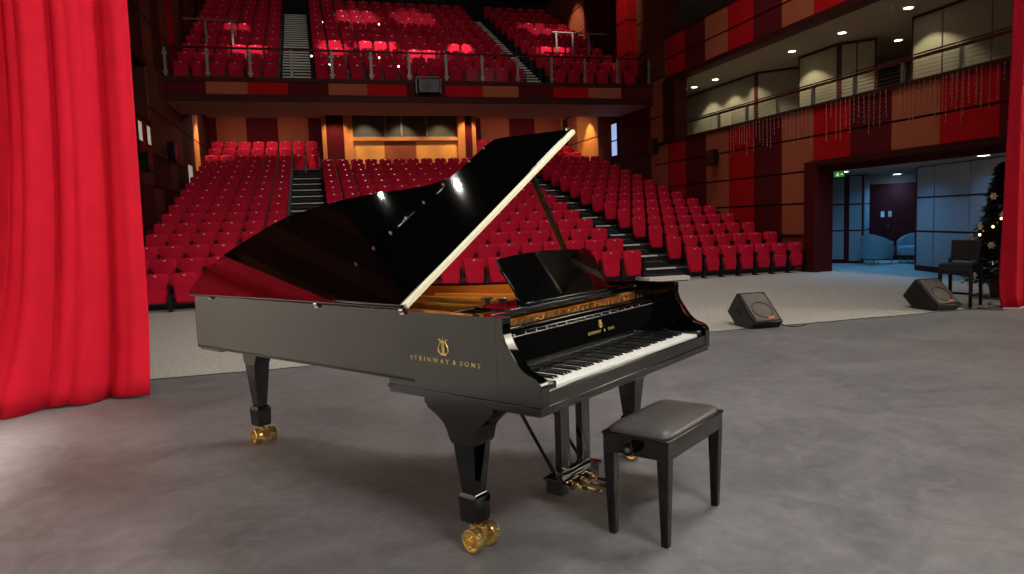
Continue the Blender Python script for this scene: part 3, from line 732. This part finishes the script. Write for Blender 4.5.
# ------------------------------------------------------------------ floor monitors
def monitor(x, y, rz, lab):
    t = thing('floor_monitor', lab, 'speaker', (x, y, 0), rz)
    prof = [(.35, 0), (0, 0), (-.08, .075), (.32, .40), (.54, .15)]
    prof = [(p[0]-.2, p[1]) for p in prof]
    b = MB(); b.prism(prof, 0, .38, 'x'); b.build('cabinet', M_ebony, t, bev=.012)
    a = Vector((0, -.28, .075)); c = Vector((0, .12, .40)); d = (c-a).normalized(); n = Vector((0, -d.z, d.y))
    def q(s, u, h): p = a+d*u+n*h; return (s, p.y, p.z)
    Ln = (c-a).length
    b = MB(); b.hexa([q(.03, .03, .0), q(.35, .03, .0), q(.35, Ln-.03, .0), q(.03, Ln-.03, .0)], [q(.035, .035, .012), q(.345, .035, .012), q(.345, Ln-.035, .012), q(.035, Ln-.035, .012)]); b.build('grille', M_grille, t, smooth=0)
    b = MB(); r = [[q(.19+.13*cos(k*pi/12), .2+.13*sin(k*pi/12), h) for k in range(24)] for h in (.012, .0165)]; r2 = [[q(.19+.12*cos(k*pi/12), .2+.12*sin(k*pi/12), h) for k in range(24)] for h in (.0165, .012)]; b.loft(r+r2, cap=False); b.build('woofer_ring', M_blackplastic, t)
    b = MB(); b.hexa([q(.21, .06, .012), q(.28, .06, .012), q(.28, .09, .012), q(.21, .09, .012)], [q(.21, .06, .016), q(.28, .06, .016), q(.28, .09, .016), q(.21, .09, .016)]); b.build('badge', M_badge, t, smooth=0)
    b = MB(); b.box(-.006, 0, .04, .2, .12, .2); b.box(-.008, -.004, .07, .17, .145, .175); b.build('handle', M_blackplastic, t, bev=.004)
    for s, u in ((.06, .06), (.32, .06), (.06, Ln-.05), (.32, Ln-.05)):
        b = MB(); p = q(s, u, .014); b.lathe([(.001, -.004), (.007, -.002), (.007, .002), (.001, .004)], p, 'z', 8); b.build('screw', M_chrome, t)
    b = MB(); b.tube(crom([(.37, -.2, .05), (.46, -.26, .012), (.6, -.28, .008), (.75, -.2, .008)], 6), .006, 6); b.build('cable', M_blackplastic, t)
monitor(4.9, 7.41, -.03, 'black wedge floor monitor at the stage edge just right of the piano')
monitor(7.75, 7.58, -.05, 'black wedge floor monitor at the stage edge in front of the leather chair')
b = MB(); b.tube(crom([(8.3, 7.25, .008), (8.45, 7.0, .008), (8.7, 7.15, .008), (8.8, 7.5, .008), (9.0, 7.6, .008)], 6), .006, 6)
tag(b.build('floor_cable', M_blackplastic), 'thin black cable trailing from the right monitor to the curtain', 'cable')

# ------------------------------------------------------------------ grand piano (local x = bass->treble, y = keyboard->tail)
PN = thing('grand_piano', 'black polished concert grand piano with raised lid on brass casters, centre stage', 'grand piano', (.762, 2.456, 0), .6303)
W = 1.546; ZT = 1.012
curve = crom([(0, 2.50), (.045, 2.568), (.165, 2.635), (.34, 2.675), (.49, 2.655), (.65, 2.60), (.79, 2.51), (.87, 2.38), (.945, 2.22), (1.0, 2.05), (1.04, 1.83), (1.066, 1.6), (1.12, 1.4), (1.22, 1.23), (1.36, 1.09), (1.47, .96), (1.53, .82), (W, .66)], 5)
outer = [(0, .2), (0, .66), (0, 1.0), (0, 1.8), (0, 2.38), (0, 2.49)]+curve+[(W, .4), (W, .2)]
def offset(pts, d):
    out = []
    for i, p in enumerate(pts):
        a = Vector(pts[max(i-1, 0)]); c = Vector(pts[min(i+1, len(pts)-1)]); t = (c-a).normalized()
        n = Vector((t.y, -t.x)); out.append((p[0]+n.x*d, p[1]+n.y*d))
    return out
inner = offset(outer, .05); lining = offset(outer, .056)
def ringloft(b, A, B, z0, z1, m=0):
    b.loft([[(a[0], a[1], z0), (a[0], a[1], z1), (c[0], c[1], z1), (c[0], c[1], z0)] for a, c in zip(A, B)], m)
def ringloft_h(b, A, B, hs, z1):
    b.loft([[(a[0], a[1], h), (a[0], a[1], z1), (c[0], c[1], z1), (c[0], c[1], h)] for a, c, h in zip(A, B, hs)])
b = MB(); ringloft(b, outer, inner, .712, ZT); b.build('rim', M_black, PN, bev=.0015)
b = MB(); b.box(.03, .60, 2.30, 2.53, .684, .706); b.build('tail_block', M_black, PN, bev=.003)
li = [i for i, p in enumerate(inner) if p[1] > .64]; b = MB(); ringloft(b, [inner[i] for i in li], [lining[i] for i in li], .80, ZT-.012); b.build('inner_rim', M_amber, PN)
b = MB(); b.prism([p for p in inner if p[1] > .3], .79, .805, 'z'); b.build('soundboard', M_amber, PN, smooth=0)
b = MB(); b.prism([p for p in outer if p[1] > .3], .706, .72, 'z'); b.build('bottom_board', M_ebony, PN, smooth=0)
# cheeks / arms with their scrolled profile, key bed, ledge
prof = [(.826, .68), (.826, .711), (.2, .711), (.2, ZT), (.163, ZT)]+crom([(.163, .955), (.15, .92), (.125, .88), (.094, .838), (.06, .808), (.03, .797), (.004, .785), (-.012, .765), (-.014, .745)], 3)+[(-.012, .68)]
for u0, u1 in ((0, .05), (W-.05, W)):
    b = MB(); b.prism(prof, u0, u1, 'x'); b.build('arm', M_black, PN, bev=.0015)
b = MB(); b.box(.0, W, -.006, .826, .645, .68); b.box(-.006, W+.006, -.012, .83, .664, .682); b.build('key_bed', M_black, PN, bev=.003)
b = MB(); b.box(.05, W-.05, -.010, .002, .68, .738); b.build('key_slip', M_black, PN, bev=.004)
b = MB(); b.box(.05, W-.05, .014, .24, .68, .705); b.build('key_frame', M_ebony, PN, smooth=0)
KU0, KU1 = .122, 1.424
for u0, u1 in ((.05, KU0-.002), (KU1+.002, W-.05)):
    b = MB(); b.box(u0, u1, .0, .21, .68, .765); b.build('key_block', M_black, PN, bev=.006)
kw = (KU1-KU0)/52
b = MB(); b.box(.0006, kw-.0006, .004, .2, .724, .748); key = b.build('white_key', M_key, PN, bev=.0012)
for i in range(52):
    k = key if i == 0 else key.copy()
    if i: C.objects.link(k)
    k.location = (KU0+kw*i, 0, 0)
names = ['A', 'B', 'C', 'D', 'E', 'F', 'G']; bk = None
for i in range(51):
    nm = names[i % 7]
    if nm in ('B', 'E'): continue
    if bk is None:
        b = MB(); b.hexa([(-.0062, .066, .745), (.0062, .066, .745), (.0062, .2, .745), (-.0062, .2, .745)], [(-.0048, .072, .757), (.0048, .072, .757), (.0048, .2, .757), (-.0048, .2, .757)]); bk = k2 = b.build('black_key', M_bkey, PN, bev=.0012)
    else: k2 = bk.copy(); C.objects.link(k2)
    k2.location = (KU0+kw*(i+1), 0, 0)
# fallboard
b = MB(); b.prism([(.202, .752), (.202, .79), (.206, .82), (.222, .905), (.225, .928), (.236, .935), (.25, .928), (.25, .752)], .052, W-.052, 'x'); fb = b.build('fallboard', M_black, PN, bev=.003)
b = MB(); b.box(.056, W-.056, .2165, .2215, .9125, .916)
u = .06
while u < W-.3:
    b.box(u, u+.01, .2165, .226, .916, .926); u += .075
b.build('hinge', M_chrome, fb, smooth=0)
b = MB(); b.box(.05, W-.05, .25, .285, .905, .945); b.build('name_board_rail', M_black, PN, bev=.004)
# cast plate, tuning pins, strings
b = MB(); pl = [p for p in offset(outer, .075) if p[1] > .32]; b.prism([(.06, .31)]+[p for p in pl]+[(W-.06, .31)], .905, .918, 'z')
for u0, v0, u1, v1 in ((.09, .45, .16, 2.4), (.36, .45, .40, 2.62), (.62, .45, .60, 2.6), (.9, .45, .80, 2.3), (1.2, .45, 1.0, 1.5), (1.42, .45, 1.36, .9)):
    d = Vector((u1-u0, v1-v0, 0)).normalized(); n = Vector((-d.y, d.x, 0))*.018
    P = [Vector((u0, v0, 0))-n, Vector((u0, v0, 0))+n, Vector((u1, v1, 0))+n, Vector((u1, v1, 0))-n]
    b.hexa([(p.x, p.y, .918) for p in P], [(p.x, p.y, .958) for p in P])
b.box(.06, W-.06, .40, .46, .918, .95)
for u in (.20, .46, .72, 1.0, 1.26): b.hexa([(u, .31, .918), (u+.012, .31, .918), (u+.05, .42, .918), (u+.04, .42, .918)], [(u, .31, .935), (u+.012, .31, .935), (u+.05, .42, .945), (u+.04, .42, .945)])
b.build('cast_plate', M_plate, PN, smooth=0)
b = MB()
for i in range(84):
    u = .1+i*(W-.2)/83; s = i/83
    v1 = 2.45 if s < .2 else 2.62-1.75*max(0, (s-.2)/.8)**.75
    u1 = min(u+(.35-.3*s)*.5, 1.45) if s > .2 else u+.55*(1-s*2)
    v1 = min(v1, 2.4)
    b.tube([(u, .42, .952), (u1*.82 if s > .35 else u1, max(.75, v1-.15), .94)], .0014, 3, cap=False)
o = b.build('strings', M_string, PN, smooth=0); o['kind'] = 'stuff'
b = MB()
for i in range(66):
    for j in range(3):
        u = .09+i*.0208; b.box(u, u+.006, .325+j*.024+(i % 2)*.01, .331+j*.024+(i % 2)*.01, .918, .945)
o = b.build('tuning_pins', M_string, PN, smooth=0); o['kind'] = 'stuff'
b = MB(); b.box(.12, 1.35, .62, .66, .955, .985); b.build('damper_rail', M_ebony, PN, bev=.003)
b = MB(); b.box(.62, .66, .78, .79, .94, .99); b.box(.60, .68, .775, .795, .985, 1.0); b.hexa([(.68, .74, .93), (.72, .72, .93), (.86, .86, .93), (.84, .9, .93)], [(.68, .74, .99), (.72, .72, .99), (.86, .86, .96), (.84, .9, .96)]); b.build('plate_bracket', M_string, PN, bev=.003)
# music desk
rail = MB(); rail.box(.05, W-.05, .36, .40, .97, .992); rail.box(.3, 1.36, .36, .57, .984, .998)
rail.build('desk_slide', M_black, PN, bev=.003)
b = MB()
for u in (.12, .34, .56, .78, 1.0, 1.22, 1.44): b.lathe([(.001, 0), (.008, 0), (.008, .004), (.001, .006)], (u, .378, .992), 'z', 10)
b.build('desk_screws', M_brass, PN)
left = crom([(.435, 0), (.458, .03), (.46, .08), (.452, .14), (.443, .19), (.452, .235), (.442, .25)], 4)
right = [(1.735-p[0]+.03*(1-p[1]/.25)*-1, p[1]) for p in left]
top = crom([(.442, .25), (.5, .258), (.62, .268), (.75, .273), (.87, .275), (1.0, .273), (1.12, .268), (1.25, .258), (right[-1][0], .25)], 3)
poly = [p for p in left]+top[1:-1]+right[::-1]
desk = MB(); desk.prism(poly, 0, .014, 'y')
desk.v = [(.85+(v[0]-.8675)*.97-.012*(1-v[2]*4), .405+v[1]+v[2]*.56, .998+v[2]*.82) for v in desk.v]
dk = desk.build('music_desk', M_black, PN, bev=.003)
b = MB(); b.prism([(.44, .998), (1.26, .998), (1.26, 1.012), (.44, 1.012)], .375, .405, 'y'); b.build('desk_ledge', M_black, dk, bev=.003)
for u in (.6, 1.1):
    b = MB(); b.tube([(u, .52, 1.14), (u, .56, 1.0)], .006, 6); b.build('desk_prop', M_brass, dk)
# lid
AL = .557; ca, sa = cos(AL), sin(AL); ZH = 1.032
def lidp(p): w, v, h = p; return (-.012+w*ca-h*sa, v, ZH+w*sa+h*ca)
out2 = [(-.01, .69), (-.01, 1.6)]+crom([(-.02, 2.51), (.04, 2.565), (.16, 2.645), (.34, 2.685), (.49, 2.662), (.65, 2.612), (.80, 2.525), (.875, 2.39), (.95, 2.23), (1.0, 2.07), (1.045, 1.83), (1.065, 1.6), (1.10, 1.42), (1.22, 1.25), (1.38, 1.1), (1.50, .98), (1.565, .84), (1.585, .69)], 5)
b = MB(); b.prism(out2, -.013, 0, 'z'); b.v = [lidp(v) for v in b.v]; lid = b.build('lid', M_black, PN, bev=.004)
fl = [(-.01, .70), (-.01, 1.16), (.03, 1.21), (.1, 1.268), (.18, 1.285), (1.5, 1.285), (1.585, 1.27), (1.6, 1.2), (1.59, .70)]
b = MB(); b.prism(fl, .002, .0155, 'z'); b.v = [lidp(v) for v in b.v]; flap = b.build('lid_front_flap', M_black, lid, bev=.006)
b = MB(); b.prism([(.002, .676), (1.582, .676), (1.582, .6995), (.002, .6995)], -.0115, .0135, 'z'); b.v = [lidp(v) for v in b.v]; b.build('lid_highlight_strip', M_glint, lid, bev=.003)  # strip painted as the bright reflection along the folded lid edge
for w in (.28, .42, .56, .70, .86, 1.05, 1.32, 1.48):
    b = MB(); b.lathe([(.001, .015), (.009, .015), (.008, .025), (.001, .027)], (w, 1.275, 0), 'z', 10); b.v = [lidp(v) for v in b.v]; b.build('rubber_bumper', M_chrome, flap)
for w0, w1, v in ((.62, .76, 1.262), (.95, 1.0, 1.24)):
    b = MB(); b.box(w0, w1, v, v+.008, .015, .018); b.v = [lidp(x) for x in b.v]; b.build('flap_hinge', M_chrome, flap, smooth=0)
b = MB(); b.lathe([(.001, .03), (.012, .03), (.012, .045), (.001, .05)], (1.55, .70, 0), 'z', 10); b.v = [lidp(x) for x in b.v]; b.build('lid_knob', M_chrome, lid)
for v in (2.30, 1.31, .71):
    b = MB(); b.lathe([(.001, -.012), (.006, -.012), (.006, .012), (.001, .012)], (-.014, v, ZT+.004), 'y', 8); b.box(-.012, -.002, v-.012, v+.012, ZT-.014, ZT+.004); b.lathe([(.001, -.014), (.004, -.012), (.004, 0), (.001, 0)], (-.008, v, ZT-.006), 'x', 8); b.build('lid_hinge', M_chrome, PN)
b = MB(); a = Vector((1.49, .78, 1.0)); c = Vector((.965, .715, 1.612)); d = (c-a).normalized(); s = Vector((0, 1, 0)); n = d.cross(s).normalized()
b.hexa([tuple(a+s*x+n*y) for x, y in ((-.016, -.012), (.016, -.012), (.016, .012), (-.016, .012))], [tuple(c+s*x+n*y) for x, y in ((-.013, -.01), (.013, -.01), (.013, .01), (-.013, .01))]); b.build('prop_stick', M_ebony, PN, bev=.002)
# legs with brass double-wheel casters
def leg(u, v, scr, ang, wtop=.066):
    z1 = .706 if v > 1 else .645
    n_, p_ = dict(scr)[-1], dict(scr)[1]
    def side_(sg, Lb):
        return [(v+sg*(wtop+Lb), z1), (v+sg*(wtop+Lb), z1-.03)]+[(v+sg*(wtop+q[0]), q[1]) for q in crom([(Lb-.012, z1-.036), (Lb-.02, z1-.05), (Lb*.55, z1-.075), (Lb*.25, z1-.11), (.012, z1-.165), (-.001, z1-.185)], 4)]
    A = side_(1, p_); B_ = side_(-1, n_)
    b = MB(); b.prism(A+B_[::-1], u-wtop, u+wtop, 'x')
    lg = b.build('leg', M_black, PN, bev=.004)
    secs = [(z1-.18, wtop), (.48, wtop*.95), (.30, wtop*.68), (.235, wtop*.58)]
    b = MB(); b.loft([[(u-r, v-r, z), (u+r, v-r, z), (u+r, v+r, z), (u-r, v+r, z)] for z, r in secs]); b.build('leg_shaft', M_black, lg, bev=.004)
    b = MB(); secs = [(.245, .038), (.232, .047), (.222, .049), (.122, .045), (.114, .040)]
    b.loft([[(u-r, v-r, z), (u+r, v-r, z), (u+r, v+r, z), (u-r, v+r, z)] for z, r in secs]); b.build('foot', M_black, lg, bev=.003)
    cst = MB(); cst.lathe([(.001, .122), (.03, .122), (.03, .112), (.016, .105), (.014, .08), (.001, .08)], (u, v, 0), 'z', 14)
    ax = Vector((cos(ang), sin(ang), 0)); off = Vector((-sin(ang), cos(ang), 0))*.032
    cc = Vector((u, v, .053))+off*-1
    R_ = Matrix.Rotation(ang, 4, 'Z'); R_.translation = cc
    cst.xf = R_
    cst.box(-.016, .016, -.022, .05, -.01, .05); cst.lathe([(.008, -.07), (.012, -.068), (.012, .068), (.008, .07)], (0, 0, 0), 'x', 12)
    fork = cst.build('caster_fork', M_brass, lg, bev=.002)
    for s in (-1, 1):
        b = MB(); b.xf = R_
        b.lathe([(.012, s*.032), (.034, s*.032), (.048, s*.030), (.05, s*.034), (.05, s*.066), (.046, s*.070), (.036, s*.068), (.034, s*.060), (.016, s*.058), (.015, s*.074), (.010, s*.076)], (0, 0, 0), 'x', 28)
        b.build('caster_wheel', M_brass, lg)
leg(.088, .425, ((1, .15), (-1, .11)), -.05, .062)
leg(W-.088, .425, ((1, .15), (-1, .11)), -.05, .062)
leg(.42, 2.575, ((1, .08), (-1, .14)), -.15, .055)
# lyre with three pedals
ly = MB(); ly.box(.62, .965, .345, .435, .055, .12); ly.box(.61, .975, .335, .445, .12, .135); ly.hexa([(.66, .37, .135), (.925, .37, .135), (.925, .41, .135), (.66, .41, .135)], [(.662, .371, .15), (.923, .371, .15), (.923, .409, .15), (.662, .409, .15)]) if 1 else ly.hexa([(.63, .35, .135), (.955, .35, .135), (.955, .43, .135), (.63, .43, .135)], [(.66, .37, .165), (.925, .37, .165), (.925, .41, .165), (.66, .41, .165)])
lyre = ly.build('pedal_lyre', M_black, PN, bev=.003)
for u0, u1 in ((.665, .745), (.85, .93)):
    b = MB(); b.box(u0, u1, .372, .408, .14, .65); b.build('lyre_post', M_black, lyre, bev=.004)
b = MB(); b.box(.62, .97, .34, .44, .62, .648); b.build('lyre_head', M_black, lyre, bev=.004)
for u in (.68, .92):
    b = MB(); b.tube([(u, .43, .14), (u, .80, .66)], .009, 8); b.build('lyre_brace', M_ebony, lyre)
for u in (.72, .7925, .865):
    b = MB(); b.box(u-.008, u+.008, .30, .35, .074, .088); b.lathe([(.001, -.012), (.012, -.01), (.012, .01), (.001, .012)], (u, .33, .09), 'z', 10)
    pts = [(.31, .009), (.29, .012), (.26, .018), (.225, .024), (.20, .024), (.186, .016), (.182, .004)]
    b.loft([[(u-w_, v, .078+.006*cos((v-.182)*14)), (u, v, .088+.004*cos((v-.182)*14)), (u+w_, v, .078+.006*cos((v-.182)*14)), (u, v, .072)] for v, w_ in pts]); b.build('pedal', M_brass, PN, smooth=60)
# gilt lettering and lyre emblem
def text_mesh(s, size, spacing, xf, parent, nm):
    cu = bpy.data.curves.new('lettering', 'FONT'); cu.body = s; cu.size = size; cu.space_character = spacing; cu.align_x = 'CENTER'; cu.extrude = .0006
    o = bpy.data.objects.new('tmp', cu); C.objects.link(o)
    dg = bpy.context.evaluated_depsgraph_get(); me = bpy.data.meshes.new_from_object(o.evaluated_get(dg)); bpy.data.objects.remove(o)
    me.transform(xf); me.materials.clear(); me.materials.append(M_gold)
    ob = bpy.data.objects.new(nm, me); C.objects.link(ob); ob.parent = parent; return ob
def words(size, sp, total, xf, parent, nm):
    obs = [text_mesh(w_, size, sp, Matrix.Identity(4), parent, nm) for w_ in ('STEINWAY', '&', 'SONS')]
    ex = [(min(v.co.x for v in o.data.vertices), max(v.co.x for v in o.data.vertices)) for o in obs]
    wd_ = [b_-a_ for a_, b_ in ex]; gap = (total-sum(wd_))/2; x = -total/2
    for o, (a_, b_), w_ in zip(obs, ex, wd_):
        o.data.transform(xf @ Matrix.Translation((x-a_, 0, 0))); x += w_+gap
def emblem(xf, s, parent):
    b = MB(); b.xf = xf
    P = crom([(-.16, .02), (-.38, .14), (-.46, .36), (-.36, .62), (-.24, .82), (-.28, 1.0), (-.42, 1.02)], 4)
    for sg in (-1, 1): b.tube([(sg*p[0]*s, p[1]*s, 0) for p in P], .035*s, 6)
    for x, w_ in ((-.1, .02), (0, .035), (.1, .02)): b.tube([(x*s, .1*s, 0), (x*s, .98*s, 0)], w_*s, 6)
    b.tube([(-.26*s, .84*s, 0), (.26*s, .84*s, 0)], .03*s, 6)
    b.prism([(-.26*s, -.06*s), (.26*s, -.06*s), (.14*s, .1*s), (-.14*s, .1*s)], -.001, .001, 'z')
    b.tube(crom([(-.12*s, .55*s, 0), (.12*s, .45*s, 0), (-.12*s, .33*s, 0), (.12*s, .25*s, 0)], 4), .028*s, 6)
    b.lathe([(.001, -.001), (.05*s, 0), (.001, .001)], (0, 1.1*s, 0), 'z', 8)
    b.build('lyre_emblem', M_gold, parent)
# side: text runs towards -y on the x=0 face
side = Matrix(((0, 0, -1, -.0012), (-1, 0, 0, .4815), (0, 1, 0, .805), (0, 0, 0, 1)))
words(.0275, 1.95, .395, side, PN, 'side_lettering')
emblem(Matrix(((0, 0, -1, -.002), (-1, 0, 0, .482), (0, 1, 0, .842), (0, 0, 0, 1))), .062, PN)
tl = atan2(.019, .12)
front = Matrix(((1, 0, 0, .80), (0, sin(tl), -cos(tl), .2095), (0, cos(tl), sin(tl), .838), (0, 0, 0, 1)))
words(.019, 1.3, .235, front, fb, 'fallboard_lettering')
fe = front.copy(); fe.translation = Vector((.80, .2125, .862)); emblem(fe, .032, fb)

# ------------------------------------------------------------------ bench
t = thing('piano_bench', 'black adjustable piano bench with padded leather top', 'bench', (.762, 2.456, 0), .6303)
inv = Matrix.Identity(4)
BU0, BU1, BV0, BV1 = .50, 1.075, -.272, .035
bo = MB(); bo.prism([(BU0, BV0), (BU1, BV0), (BU1, BV1), (BU0, BV1)], .375, .452, 'z'); bo.build('apron', M_black, t, bev=.004)
b = MB(); b.box(BU0-.004, BU1+.004, BV0-.004, BV1+.004, .448, .462); b.build('top_rail', M_ebony, t, bev=.004)
b = MB(); cx, cy = (BU0+BU1)/2, (BV0+BV1)/2
rings = []
for f, z in ((.97, .456), (.985, .464), (.975, .473), (.88, .486), (.55, .496), (.2, .498)):
    hx, hy = (BU1-BU0)/2*f, (BV1-BV0)/2*(f if f > .8 else f)
    ring = []
    for k in range(32):
        a = 2*pi*k/32; e = .22
        ring.append((cx+hx*math.copysign(abs(cos(a))**e, cos(a)), cy+hy*math.copysign(abs(sin(a))**e, sin(a)), z))
    rings.append(ring)
b.loft(rings); b.build('cushion', M_leather, t, smooth=70)
for u in (BU0, BU1):
    for v in (BV0, BV1):
        su = 1 if u == BU0 else -1; sv = 1 if v == BV0 else -1
        b = MB(); b.hexa([(u+su*.012, v+sv*.012, 0), (u+su*.045, v+sv*.012, 0), (u+su*.045, v+sv*.045, 0), (u+su*.012, v+sv*.045, 0)][::(1 if su*sv > 0 else -1)], [(u, v, .38), (u+su*.052, v, .38), (u+su*.052, v+sv*.052, .38), (u, v+sv*.052, .38)][::(1 if su*sv > 0 else -1)]); b.build('leg', M_black, t, bev=.004)
b = MB(); b.lathe([(.001, -.055), (.02, -.055), (.026, -.05), (.026, -.022), (.018, -.016), (.012, 0), (.001, 0)], (BU0, -.115, .415), 'x', 20); kn = b.build('adjustment_knob', M_black, t)
b = MB(); b.lathe([(.001, -.058), (.009, -.057), (.011, -.055), (.001, -.054)], (BU0, -.115, .415), 'x', 16); b.build('knob_cap', M_steel, kn)

# ------------------------------------------------------------------ stage house behind the camera
b = MB(); b.box(-15.5, 16.5, -8.6, -8.4, 0, 8); struct(b.build('wall_stage_back', M_backdrop, smooth=0))
b = MB(); b.hexa([(-2.42, 1.2, 0), (-2.78, 6.05, 0), (-2.88, 6.05, 0), (-2.52, 1.2, 0)], [(-2.42, 1.2, 3.2), (-2.78, 6.05, 3.2), (-2.88, 6.05, 3.2), (-2.52, 1.2, 3.2)]); struct(b.build('wall_wing_reflector', M_backdrop, smooth=0))  # pale panel added out of view to give the piano side a grey reflection
b = MB(); b.box(-15.9, -15.6, -9, 7, 0, 9); struct(b.build('wall_stage_left', M_backdrop, smooth=0))
b = MB(); b.box(16.6, 16.9, -9, 7, 0, 4.6, 1); b.box(16.6, 16.9, -9, 7, 4.6, 10, 0); struct(b.build('wall_stage_right', [M_backdrop, M_darkceil], smooth=0))  # dark below, pale above: split to shape the fallboard and desk reflections

# ------------------------------------------------------------------ lights
def area(loc, tgt, sx, sy, e, col=(1, .96, .9), spread=180):
    l = bpy.data.lights.new('area_lamp', 'AREA'); l.shape = 'RECTANGLE'; l.size = sx; l.size_y = sy; l.energy = e; l.color = col; l.spread = radians(spread)
    o = bpy.data.objects.new('area_lamp', l); C.objects.link(o); o.location = loc
    o.rotation_euler = (Vector(tgt)-Vector(loc)).to_track_quat('-Z', 'Y').to_euler(); return o
def spot(loc, tgt, e, ang=60, blend=.6, r=.1, col=(1, .93, .82)):
    l = bpy.data.lights.new('spot_lamp', 'SPOT'); l.energy = e; l.spot_size = radians(ang); l.spot_blend = blend; l.shadow_soft_size = r; l.color = col
    o = bpy.data.objects.new('spot_lamp', l); C.objects.link(o); o.location = loc
    o.rotation_euler = (Vector(tgt)-Vector(loc)).to_track_quat('-Z', 'Y').to_euler(); return o
area((5.2, 5.0, 8.5), (1.5, 3.5, 0), 2.2, 1.6, 165, spread=120)                 # main overhead stage wash from the right
area((-1.5, 1.0, 8.5), (0, 5, 0), 2, 1.5, 40, spread=125)
area((0.5, -4.5, 7.5), (0, -8.4, 3), 9, 2, 300)                     # cyclorama wash
area((9, 5.0, 8.8), (9, 8.0, 0), 2, 2, 55)
area((2.5, -1.5, 5.5), (-.8, 6.0, 1.6), 2, 1, 110, spread=110)      # front wash on curtain, keys and lid edge
area((-2.15, 3.6, 3.4), (-2.64, 3.6, .6), 4.0, .12, 78, (1, .94, .84), spread=40)    # added lamp brightening the wing panel that the piano side reflects
area((12.5, 1.5, 8.5), (16.5, 2.5, 7.5), 2, 2, 2600, (1, .95, .86), spread=120)     # added lamp on the right wall for the music desk's grey reflection
for x, y in ((-1.5, 10.5), (3.4, 11.2), (8.4, 10.5), (-1.0, 14.5), (3.4, 15.0), (7.8, 14.5)):
    spot((x, y, 10.4), (x, y+(2.2 if y < 12 else 3.0), 0), 450 if y < 12 else 215, 74, .9, .16, (1, .93, .88))   # stalls
for x, y, z, e, a_ in ((.9, 24.3, 7.0, 900, 7), (2.3, 24.6, 7.1, 1500, 7.5), (3.7, 24.0, 6.9, 1300, 7), (5.2, 24.4, 7.1, 1500, 6), (8.6, 24.8, 7.2, 1100, 6.5), (-1.7, 23.9, 6.9, 900, 6.5), (2.0, 29.4, 9.2, 800, 6), (4.2, 29.6, 9.3, 500, 6), (9.0, 28.4, 8.9, 600, 5), (-2.2, 26.3, 8.2, 500, 4)):
    spot((x+.3, 20.5, 10.8), (x, y, z), e*1.8, a_*2.2, .45, .06, (1, .84, .78))
for x in (.3, 3.4, 8.2): spot((x, 20.0, 10.7), (x, 24.8, 7.2), 55, 34, .8, .1, (1, .88, .84))
spot((8.6, 21, 10.8), (10.6, 22.4, 7.5), 300, 30, .6, .1, (1, .8, .7)); spot((8.6, 27, 10.8), (10.6, 27.4, 8.5), 260, 50, .6, .1, (1, .8, .6))
area((3.0, -3.0, 7.5), (3.4, 22, 3.2), 5, 2, 95, (1, .92, .86), spread=70)     # added fill lamp standing in for stage light spilling into the house
for x, y in ((8.2, 9.5), (8.4, 13.5)): spot((x, y, 10.4), (10.6, y+.6, 3.4), 250, 75, .9, .12)
spot((-.38, 12.8, 9.0), (1.2, 3.6, 1.0), 190, 26, .4, .055)          # front-of-house profile lamps
spot((-1.9, 14.8, 9.0), (1.0, 3.4, 1.0), 60, 26, .4, .035)
for y in (11.0, 16.0): spot((6.0, y, 10.3), (10.6, y+.5, 6.0), 170, 70, .9, .12)
for x in (-2.0, 2.5, 7.0): spot((x, 9.6, 10.4), (x, 9.9, 0), 230, 62, .95, .16)
# warm downlights at the rear of the stalls
for x, y, tx, ty in ((-3.0, 26.2, -3.7, 26.0), (10.0, 26.2, 10.6, 26.2), (1.9, 25.3, 1.9, 25.9), (3.2, 25.3, 3.2, 25.9), (4.6, 25.3, 4.6, 25.9), (.85, 25.2, .85, 25.9), (5.6, 25.2, 5.6, 25.9)):
    spot((x, y, 5.5), (tx, ty, 3.4), 130 if 0 < x < 6 else 190, 75, .6, .05, (1, .76, .48))
area((-1.6, 27.0, 5.6), (-1.6, 27.6, 3), 3, 1, 60, (1, .8, .7)); area((8.2, 27.0, 5.6), (8.2, 27.6, 3), 3, 1, 60, (1, .8, .7))
# gallery downlights
for x, y in GD: spot((x, y, 5.36), (x+.15, y, 3), 66 if x < 13 else 10, 108, .3, .04, (1, .92, .68))
for y in (8.5, 18.2, 17.0): spot((12.1, y, 5.38), (12.3, y, 3), 55, 104, .5, .04, (1, .92, .68))
spot((11.4, 19.9, 7.95), (11.6, 19.9, 5), 25, 120, .9, .06)
for y in (10, 13, 16): spot((12.3, y, 7.9), (12.8, y, 5), 40, 110, .7, .06)
# cool lounge light
for x, y, e in ((11.9, 13.4, 56), (14.2, 14.7, 66), (11.2, 10.2, 22), (11.4, 12.0, 44), (13.2, 13.9, 44)): spot((x, y, 2.17), (x, y, 0), e, 150, .8, .1, (.11, .48, 1))

wd = bpy.data.worlds.new('world'); wd.use_nodes = True; SC.world = wd
wd.node_tree.nodes['Background'].inputs[0].default_value = (.9, .9, 1, 1); wd.node_tree.nodes['Background'].inputs[1].default_value = .03
vs = SC.view_settings; vs.view_transform = 'Standard'; vs.look = 'None'; vs.gamma = 1; vs.exposure = 0.0; vs.use_curve_mapping = False
